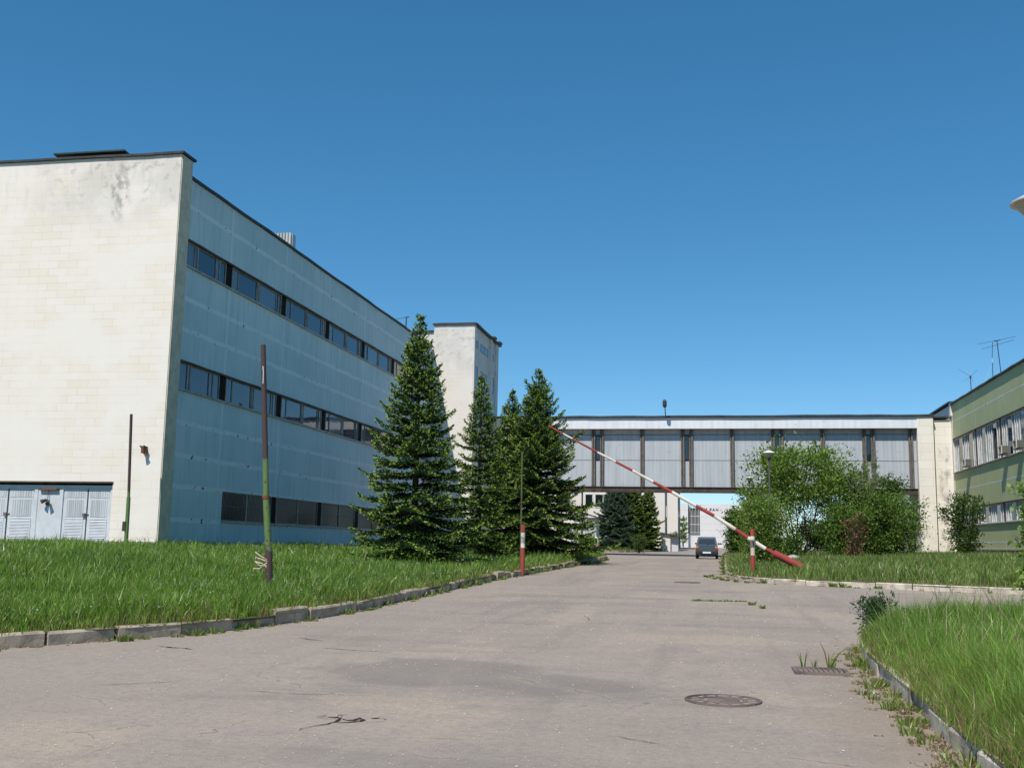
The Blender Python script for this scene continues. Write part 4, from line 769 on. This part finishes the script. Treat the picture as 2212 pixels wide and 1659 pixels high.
# ------------------------------------------------------------------ far buildings seen under the bridge
def winface(par, x0, x1, y, z0, z1, fm='whiteframe', dv=()):
    f = MB(); f.box(x0-.08, x0, y-.05, y, z0-.08, z1+.08).box(x1, x1+.08, y-.05, y, z0-.08, z1+.08).box(x0, x1, y-.05, y, z1, z1+.08).box(x0, x1, y-.06, y, z0-.08, z0)
    for d_ in dv: f.box(d_-.04, d_+.04, y-.045, y, z0, z1)
    o = f.build('window', M[fm], par); MB().add([(x0, y-.02, z0), (x1, y-.02, z0), (x1, y-.02, z1), (x0, y-.02, z1)], [(0, 1, 2, 3)]).build('pane', M['glassb'], o)
b1 = empty('white_building', (-12, 122, 1.1), 'white building with dark windows seen under the bridge behind the spruces', 'building')
MB().box(-30, -5.55, 118, 119, .8, 12).build('end_wall', M['creamgrey'], b1); MB().box(-29, -5.75, 119, 128, .8, 11.7).build('side_wall', M['greywall'], b1)
for x0, x1, dv in ((-14.25, -13.5, ()), (-13.15, -11.7, (-12.3,)), (-10.2, -8.7, ()), (-17.5, -16, ())): winface(b1, x0, x1, 118, 5.75, 7.08, dv=dv); winface(b1, x0, x1, 118, 2.6, 3.9, dv=dv)
for i in range(2): inset(b1, -5.75, 1, 120.5+i*3.6, 123.4+i*3.6, 4.9, 6.2)
po = empty('garage_porch', (-4.6, 115, 1.1), 'small porch with brown sloping roof and grey door beyond the spruces', 'porch')
MB().box(-5.9, -4.85, 115.2, 117.9, .9, 2.8).build('side_pier', M['creamgrey'], po); MB().box(-4.85, -4.05, 115.6, 117.9, .9, 2.62).build('door', M['doorplain'], po); MB().prism([(-5.95, 114.9, 3.05), (-3.9, 114.9, 2.72), (-3.9, 114.9, 2.64), (-5.95, 114.9, 2.95)], (0, 3.05, 0)).build('roof', M['brownflash'], po)
b2 = empty('white_block', (-9, 150, 1.2), 'narrow white slab fronted block beyond the second spruce group', 'building')
MB().box(-20, -4.93, 140, 141, .8, 13).build('end_wall', M['creamgrey'], b2); MB().box(-20, -5.02, 141, 152, .8, 12.6).build('side_wall', M['greywall'], b2)
for i in range(2): inset(b2, -5.02, 1, 143+i*4, 146+i*4, 5, 6.3)
b3 = empty('institute_building', (0, 205, 1.4), 'farthest pale slab building with dark lettering and white vertical fins', 'building')
MB().box(-3.0, 12, 200, 220, 1, 9.4).build('wall', M['pinkwhite'], b3); MB().box(-14, -5.15, 199, 220, 1, 9.4).build('wing_wall', M['pinkwhite'], b3)
MB().box(-5.15, -3.0, 201.2, 220, 1, 8.7).build('recess_wall', M['greywall'], b3); MB().box(-5.15, -3.0, 200.3, 201.2, 1, 4.0).build('porch_wall', M['pinkwhite'], b3)
f = MB()
for i in range(8): f.box(-4.85+i*.255, -4.78+i*.255, 200, 200.5, 4.1, 8.6)
for z in (4.1, 5.6, 7.1, 8.55): f.box(-4.87, -3.02, 199.98, 200.4, z, z+.09)
f.build('fin_screen', M['louvre'], b3); MB().add([(-4.9, 200.6, 4.1), (-3.0, 200.6, 4.1), (-3.0, 200.6, 8.6), (-4.9, 200.6, 8.6)], [(0, 1, 2, 3)]).build('glazing', M['glassb'], b3)
m = MB()
for i in range(4): m.prism([(-4.95+i*.5, 199.6, 9.25), (-4.45+i*.5, 199.6, 9.25), (-4.7+i*.5, 199.6, 8.7)], (0, 1.2, 0))
m.build('zigzag_canopy', M['louvre'], b3)
cu = bpy.data.curves.new('letters', 'FONT'); cu.body = 'ИИ РАН'; cu.size = .72; cu.extrude = .03; cu.space_character = 1.25
to = bpy.data.objects.new('letters', cu); COL.objects.link(to); dgr = bpy.context.evaluated_depsgraph_get(); me = bpy.data.meshes.new_from_object(to.evaluated_get(dgr)); bpy.data.objects.remove(to)
lt = bpy.data.objects.new('lettering', me); COL.objects.link(lt); me.materials.clear(); me.materials.append(M['letter']); lt.parent = b3
wx = max(v.co.x for v in me.vertices); lt.rotation_euler = (R(90), 0, 0); lt.location = Vector((.28-wx, 199.95, 8.12))-b3.location
ks = empty('metal_shed', (-11.8, 101, 1.0), 'grey metal shed with sloping roof behind the left spruces', 'shed')
MB().box(-13.2, -11.1, 100.4, 103, .7, 4.1).build('wall', M['corrlight'], ks); MB().prism([(-13.4, 100.1, 4.9), (-10.95, 100.1, 4.15), (-10.95, 100.1, 4.05), (-13.4, 100.1, 4.75)], (0, 3.1, 0)).build('roof', M['roof'], ks)
k_ = MB(); k_.box(-6.6, -6.15, 102.4, 102.9, float(zr(102)), float(zr(102))+.9)

# ------------------------------------------------------------------ spruces
def diamonds(P, A, Bv, L, Wd):
    return np.stack([P, P+A*(L*.45)[:, None]+Bv*(Wd*.5)[:, None], P+A*L[:, None], P+A*(L*.45)[:, None]-Bv*(Wd*.5)[:, None]], 1).reshape(-1, 3)
def spruce(x, y, zb, H, rad, seed, label, group=None, blue=0., sparse=1., seg=.135, lowest=.03, tip=1., lean=(0, 0), wf=.47):
    g = np.random.default_rng(seed); t_ = empty('spruce', (x, y, zb), label, 'spruce', group)
    MB().tube([(x, y, zb-.2), (x+lean[0]*.5, y+lean[1]*.5, zb+H*.5), (x+lean[0], y+lean[1], zb+H*.985)], [H*.016+.02, H*.009+.01, .012], 8).build('trunk', M['bark'], t_)
    P, A, L, G = [], [], [], []
    z = lowest*H; br = []
    while z < H*.985:
        f = z/H; nb = int(g.integers(7, 11)*sparse) if f < .88 else 4
        for i in range(nb): br.append((z+g.normal(0, .04), 2*np.pi*(i+g.uniform(-.3, .3))/nb+z*2.1, 1.))
        for i in range(int(5*sparse) if f < .86 else 0): br.append((z+g.uniform(.05, .38)*H/8, g.uniform(0, 6.28), g.uniform(.35, .8)))
        z += g.uniform(.29, .42)*(H/8)**.6*(1-.35*f)
    prof = lambda f: (np.clip((1-f), 0, 1)**.86)*(.84+.16*np.clip(f/.14, 0, 1))
    for z, az, kk in br:
        f = z/H
        if f > .99: continue
        Lb = max(.12, rad*prof(f)*kk*g.uniform(.66, 1.12)*(1.28 if g.random() < .07 else 1)); el0 = np.interp(f, [0, .3, .7, 1], [-.10, .02, .38, .95]); n = max(3, int(Lb/.09)); s = np.linspace(0, 1, n)
        el = el0-.30*np.sin(s*np.pi)*(1-f)+.42*s**2; d = np.c_[np.cos(az)*np.cos(el), np.sin(az)*np.cos(el), np.sin(el)]; pts = np.cumsum(d*(Lb/n), 0)+np.array([x+lean[0]*f, y+lean[1]*f, zb+z])
        sd = np.array([-np.sin(az), np.cos(az), 0])
        for j in range(n):
            s0 = s[j]
            if s0 < .05 and f < .8: continue
            if g.random() < .9: P.append(pts[j]); A.append(d[j]+g.normal(0, .1, 3)); L.append(seg*g.uniform(.8, 1.2)); G.append(s0**3*.8)
            for sg in (-1, 1):
                bl = (wf*Lb*(1-s0)**.8+.09)*g.uniform(.6, 1.15)*np.interp(s0, [0, .25], [.55, 1]); m_ = max(1, int(bl/(seg*.62))); dv = d[j]*.62+sd*sg*.78+np.array([0, 0, -.10]); dv = dv/np.linalg.norm(dv)
                for q in range(m_):
                    fr = (q+.2)/m_; p = pts[j]+dv*bl*fr+np.array([0, 0, -.10*bl*fr*(1-f)])+g.normal(0, .02, 3); P.append(p); A.append(dv+np.array([0, 0, .22])+g.normal(0, .25, 3)); L.append(seg*g.uniform(.7, 1.2)); G.append(np.clip(max(fr, .15)*(.25+.75*s0), 0, 1))
                for e in range(2): P.append(pts[j]+dv*bl*g.uniform(.85, 1.05)+np.array([0, 0, -.08*bl*(1-f)])+g.normal(0, .02, 3)); A.append(dv+np.array([0, 0, .35])+g.normal(0, .35, 3)); L.append(seg*g.uniform(.55, .8)); G.append(.95)
                for q in range(m_):
                    p = pts[j]+dv*bl*(q+.2)/m_
                    if g.random() < .3: P.append(p); A.append(dv*.3+np.array([0, 0, -.8])+g.normal(0, .3, 3)); L.append(seg*g.uniform(.5, .9)); G.append(.1)
    for q in range(10): P.append(np.array([x+lean[0], y+lean[1], zb+H*(.93+.07*q/10)])); A.append(np.array([g.normal(0, .25), g.normal(0, .25), 1.])); L.append(seg); G.append(.6)
    P = np.array(P); A = np.array(A); A /= np.linalg.norm(A, axis=1)[:, None]; L = np.array(L); G = np.array(G); n = len(P)
    U = np.cross(A, np.array([0, 0, 1.])+g.normal(0, .45, (n, 3))); U /= np.linalg.norm(U, axis=1)[:, None]; U2 = np.cross(A, U); Wd = L*g.uniform(.26, .38, n)
    young = (g.random(n) < np.clip((G-.34)*1.7, 0, .86)*tip)
    old = np.array([.030, .068, .020])*(1-blue)+np.array([.065, .115, .095])*blue; new = np.array([.48, .62, .14])*(1-blue)+np.array([.24, .34, .25])*blue
    C = np.where(young[:, None], new*g.uniform(.55, 1.3, (n, 1)), old*g.uniform(.6, 1.5, (n, 1)))
    Lo = np.where(young, L*.8, L); V = np.concatenate([diamonds(P, A, U, Lo, Wd), diamonds(P, A, U2, Lo, Wd)])
    for aa in (.55, -.55):                                                # side shoots break the outline
        A2 = A+U*aa+g.normal(0, .15, (n, 3)); A2 /= np.linalg.norm(A2, axis=1)[:, None]; V = np.concatenate([V, diamonds(P+A*(Lo*.35)[:, None], A2, U2, Lo*.55, Wd*.6)])
    quads_mesh('crown', V, np.arange(len(V)).reshape(-1, 4), np.tile(np.repeat(C, 4, 0), (4, 1)), M['needle'], t_); return t_
GS = 'spruces beside the left kerb'
spruce(-9.75, 34, zl(-9.75, 34), 8.3, 2.6, 101, 'broad dark spruce nearest the camera in front of the blue facade', GS, sparse=.95)
spruce(-9.6, 43, zl(-9.6, 43), 7.7, 2.35, 102, 'slim gappy spruce standing before the white stair tower', GS, sparse=.7, wf=.34)
spruce(-8.35, 50, zl(-8.35, 50), 8.95, 3.7, 103, 'tallest dense spruce behind the striped post by the road', GS, seg=.15)
spruce(-9.9, 51.5, zl(-9.9, 51.5), 8.2, 2.7, 104, 'thin topped spruce squeezed against the tallest one', GS, sparse=.9, seg=.15)
GF = 'spruces beyond the footbridge'
spruce(-9.9, 108, float(zr(108))+.3, 7.6, 3.2, 111, 'bluish spruce leftmost of the group beyond the footbridge', GF, blue=.8, seg=.22, tip=1.)
spruce(-8.3, 109, float(zr(109))+.3, 8.4, 2.6, 112, 'dark green middle spruce of the group beyond the footbridge', GF, seg=.22, tip=.9)
spruce(-6.9, 111, float(zr(111))+.3, 6.9, 1.9, 113, 'lower right hand spruce of the group beyond the footbridge', GF, seg=.22, tip=.9)
spruce(3.1, 95, 1.2, 5.6, 2.2, 121, 'dense conifer right of the road beneath the footbridge', None, seg=.22, tip=.8)

# ------------------------------------------------------------------ leafy shrubs
def shrub(x, y, zb, H, rad, seed, label, nleaf, ls, col, name='shrub', group=None, nst=7, low=.15, cat='shrub', dens=1., blob=None, stem_r=.03):
    g = np.random.default_rng(seed); t_ = empty(name, (x, y, zb), label, cat, group); m = MB(); tips = []; sprig = []
    for i in range(nst):
        az = 6.28*(i+g.uniform(-.3, .3))/nst; sp = g.uniform(.25, 1.)*rad*.75; hh = H*g.uniform(.72, 1.0)*(1-.22*(sp/rad)**2); p0 = np.array([x+g.normal(0, .07), y+g.normal(0, .07), zb-.1]); pts = [p0]
        for k_ in range(1, 6): s = k_/5; pts.append(np.array([x+np.cos(az)*sp*s**.75+g.normal(0, .04)*H/3, y+np.sin(az)*sp*s**.75+g.normal(0, .04)*H/3, zb+hh*s**(1.05)]))
        m.tube(pts, [stem_r*(1-.8*k_/5) for k_ in range(6)], 5)
        for k_ in range(1, 6):
            for b in range(4):
                a2 = g.uniform(0, 6.28); ln = rad*g.uniform(.22, .55)*(1-.25*k_/5); q = pts[k_]+np.array([np.cos(a2)*ln, np.sin(a2)*ln, ln*g.uniform(.0, .75)]); q[2] = min(max(q[2], zb+low*H), zb+H)
                m.tube([pts[k_], (pts[k_]+q)/2+g.normal(0, .03, 3), q], [stem_r*.35, stem_r*.22, stem_r*.12], 4, False); tips += [q, (pts[k_]+q)/2]
        tips.append(pts[-1])
        if H > 2.2:
            for sp_ in range(2):
                e = pts[-1-sp_]+np.array([g.normal(0, .16)*rad, g.normal(0, .16)*rad, H*g.uniform(.05, .17)]); m.tube([pts[-1-sp_], e], [stem_r*.3, stem_r*.1], 4, False); sprig += [pts[-1-sp_]*(1-q_)+e*q_ for q_ in (.35, .55, .7, .85, 1.)]
    m.build('stems', M['bark'], t_); T = np.array(tips); T = T[T[:, 2] > zb+low*H]; sz = g.uniform(.35, 1.35, len(T)); pr = sz**1.3
    if sprig: T = np.concatenate([T, np.array(sprig)]); sz = np.r_[sz, np.full(len(sprig), .16)]; pr = np.r_[pr, np.full(len(sprig), .16)]
    pr = pr/pr.sum(); idx = g.choice(len(T), nleaf, p=pr); sig = rad*.13*dens
    P = T[idx]+g.normal(0, 1, (nleaf, 3))*sig*np.array([1, 1, .8])*sz[idx][:, None]; P[:, 2] = np.maximum(P[:, 2], zb+.08)
    A = P-np.array([x, y, zb+H*.35]); A = A/np.linalg.norm(A, axis=1)[:, None]*.5+g.normal(0, .6, (nleaf, 3))+np.array([0, 0, .1]); A /= np.linalg.norm(A, axis=1)[:, None]; U = np.cross(A, g.normal(0, 1, (nleaf, 3))+np.array([0, 0, .4])); U /= np.linalg.norm(U, axis=1)[:, None]
    L = ls*g.uniform(.6, 1.3, nleaf); c0, c1 = np.array(col[0]), np.array(col[1]); cl = g.random(len(T))[idx]*.6+g.random(nleaf)*.4; C = c0*(1-cl[:, None])+c1*cl[:, None]; L = L*np.where(g.random(nleaf) < .15, 1.5, 1.); C = C*g.uniform(.7, 1.2, (nleaf, 1))
    quads_mesh('leaves', diamonds(P, A, U, L, L*(col[2] if len(col) > 2 else .55)), np.arange(nleaf*4).reshape(-1, 4), np.repeat(C, 4, 0), M['leaf'], t_); return t_
G1 = ((.08, .165, .024), (.17, .27, .055)); G2 = ((.11, .18, .05), (.23, .30, .11), .36); G3 = ((.045, .10, .018), (.10, .17, .035)); G4 = ((.12, .22, .028), (.24, .35, .07))
RS = 'shrubs on the lawn below the footbridge'
shrub(1.8, 43.6, .92, 2.5, 1.5, 201, 'bright leafy bush around the foot of the taller street lamp', 9500, .085, G4, group=RS, nst=11, low=.02)
shrub(4.2, 57, 1.05, 5.35, 3.1, 202, 'tall willow shrub with dark bare stems below its crown', 13500, .14, G4, group=RS, nst=8, low=.48, stem_r=.05, dens=1.05)
shrub(6.9, 59, 1.1, 4.9, 2.3, 203, 'grey green willow shrub with narrow leaves right of the tall one', 10500, .14, G2, group=RS, nst=10, low=.12, stem_r=.04)
shrub(9.2, 61, 1.15, 3.3, 2.0, 204, 'low dense bush in front of the creeper covered pier', 9000, .12, G1, group=RS, nst=10, low=.03)
shrub(8.9, 66, 1.15, 5.7, 1.0, 205, 'thin airy sapling poking above the bushes against the bridge panels', 1700, .12, G2, name='sapling', group=RS, nst=4, low=.45, cat='sapling', dens=.9)
shrub(11.2, 66, 1.2, 3.0, 1.3, 206, 'sparse twiggy bush in front of the white bridge pier', 1700, .11, G1, group=RS, nst=7, low=.08, dens=.8)
shrub(11.3, 76, 1.2, 5.0, 1.6, 207, 'dark creeper covered bush against the right bridge pier', 9000, .15, G3, group=RS, nst=8, low=.02)
shrub(13.6, 64, 1.2, 3.7, 1.25, 208, 'round bush in front of the green panelled wall', 6000, .12, G3, group=RS, nst=8, low=.03)
shrub(5.2, 18.7, .45, 2.35, .58, 209, 'leafy bush cut off by the right edge of the frame', 4200, .075, G4, group=None, nst=6, low=.03, stem_r=.02)
shrub(1.15, 76, 1.0, 3.0, 1.15, 210, 'dark bush with reddish twigs right beside the grey car', 6000, .13, G3, group=RS, nst=8, low=.02)
shrub(2.4, 63.5, .95, 3.8, 1.35, 211, 'tall leafy bush between the striped post and the car', 8500, .12, G1, group=RS, nst=8, low=.02)
shrub(6.5, 53.6, 1.05, 2.2, .85, 212, 'dead shrub with rust brown leaves among the green bushes', 520, .11, ((.20, .09, .055), (.33, .17, .11)), name='dead_shrub', nst=7, low=.02, cat='shrub', dens=1.)
shrub(-7.0, 59, .95, 1.1, .7, 213, 'low bright bush at the end of the left kerb', 3500, .09, G4, nst=7, low=.02)
shrub(-6.9, 97.5, .95, 1.6, .9, 214, 'dark low bush on the far kerb below the blue spruce', 2000, .12, G3, nst=6, low=.02)
shrub(-4.5, 117, 1.2, 1.7, 1.1, 215, 'pale round bush beside the distant garage porch', 3000, .14, G2, nst=7, low=.02)
shrub(-4.9, 160, 1.4, 4.4, 1.0, 216, 'small distant tree at the end of the far white block', 1500, .2, G4, nst=5, low=.2)
shrub(3.0, 112, 1.3, 3.0, 1.4, 217, 'far bush right of the road beyond the footbridge', 4500, .18, G1, nst=8, low=.02)
shrub(9.5, 100, 1.3, 2.4, 3.0, 218, 'wide bush far behind the bridge right of the willow', 6000, .2, G3, nst=10, low=.02)
shrub(2.3, 16.75, .28, .56, .30, 219, 'dark green weed clump on the tip of the near lawn', 2600, .06, ((.04, .09, .035), (.07, .14, .05), .3), name='weed_clump', nst=26, dens=1.2, low=.02, cat='weed', stem_r=.006)
shrub(3.4, 54, 1.05, 1.0, 1.1, 221, 'low dark bush at the foot of the willow stems', 2600, .11, G3, group=RS, nst=8, low=.02)
shrub(6.0, 55, 1.05, 2.5, 1.5, 222, 'low leafy bush partly covering the rust brown dead shrub', 7500, .11, G1, group=RS, nst=8, low=.02)
shrub(7.9, 58, 1.1, 3.3, 2.0, 223, 'medium leafy bush between the dead shrub and the creeper bush', 11000, .12, G1, group=RS, nst=9, low=.02)
# dry stalks on the near lawn
g = np.random.default_rng(61); m = MB()
for i in range(110):
    y = g.uniform(9, 18); x = y*g.uniform(.15, .33)
    if x < 2.3: continue
    z = float(z_near(np.array([x]), np.array([y]))[0]); h = g.uniform(.45, .85); a = g.uniform(0, 6.28); l_ = g.uniform(.05, .4); m.tube([(x, y, z), (x+l_*.4*math.cos(a), y+l_*.4*math.sin(a), z+h*.6), (x+l_*math.cos(a), y+l_*math.sin(a), z+h)], [.004, .0035, .002], 4, False)
k = NT('dry_straw'); o = m.build('dry_stalks', k.out((.42, .35, .21), .8, .2), None, 'stuff')
# a stone in the grass under the willow
bmv = MB(); bmv.lathe((3.35, 50, 1.0), [(.28, -.1), (.34, .05), (.25, .2), (.08, .27), (.001, .28)], 9); st_ = bmv.build('boulder', M['concrete'], None); tag(st_, 'pale stone lying in the grass under the willow shrub', 'stone')
for v in st_.data.vertices: v.co += Vector((random.uniform(-.04, .04), random.uniform(-.04, .04), random.uniform(-.03, .03)))
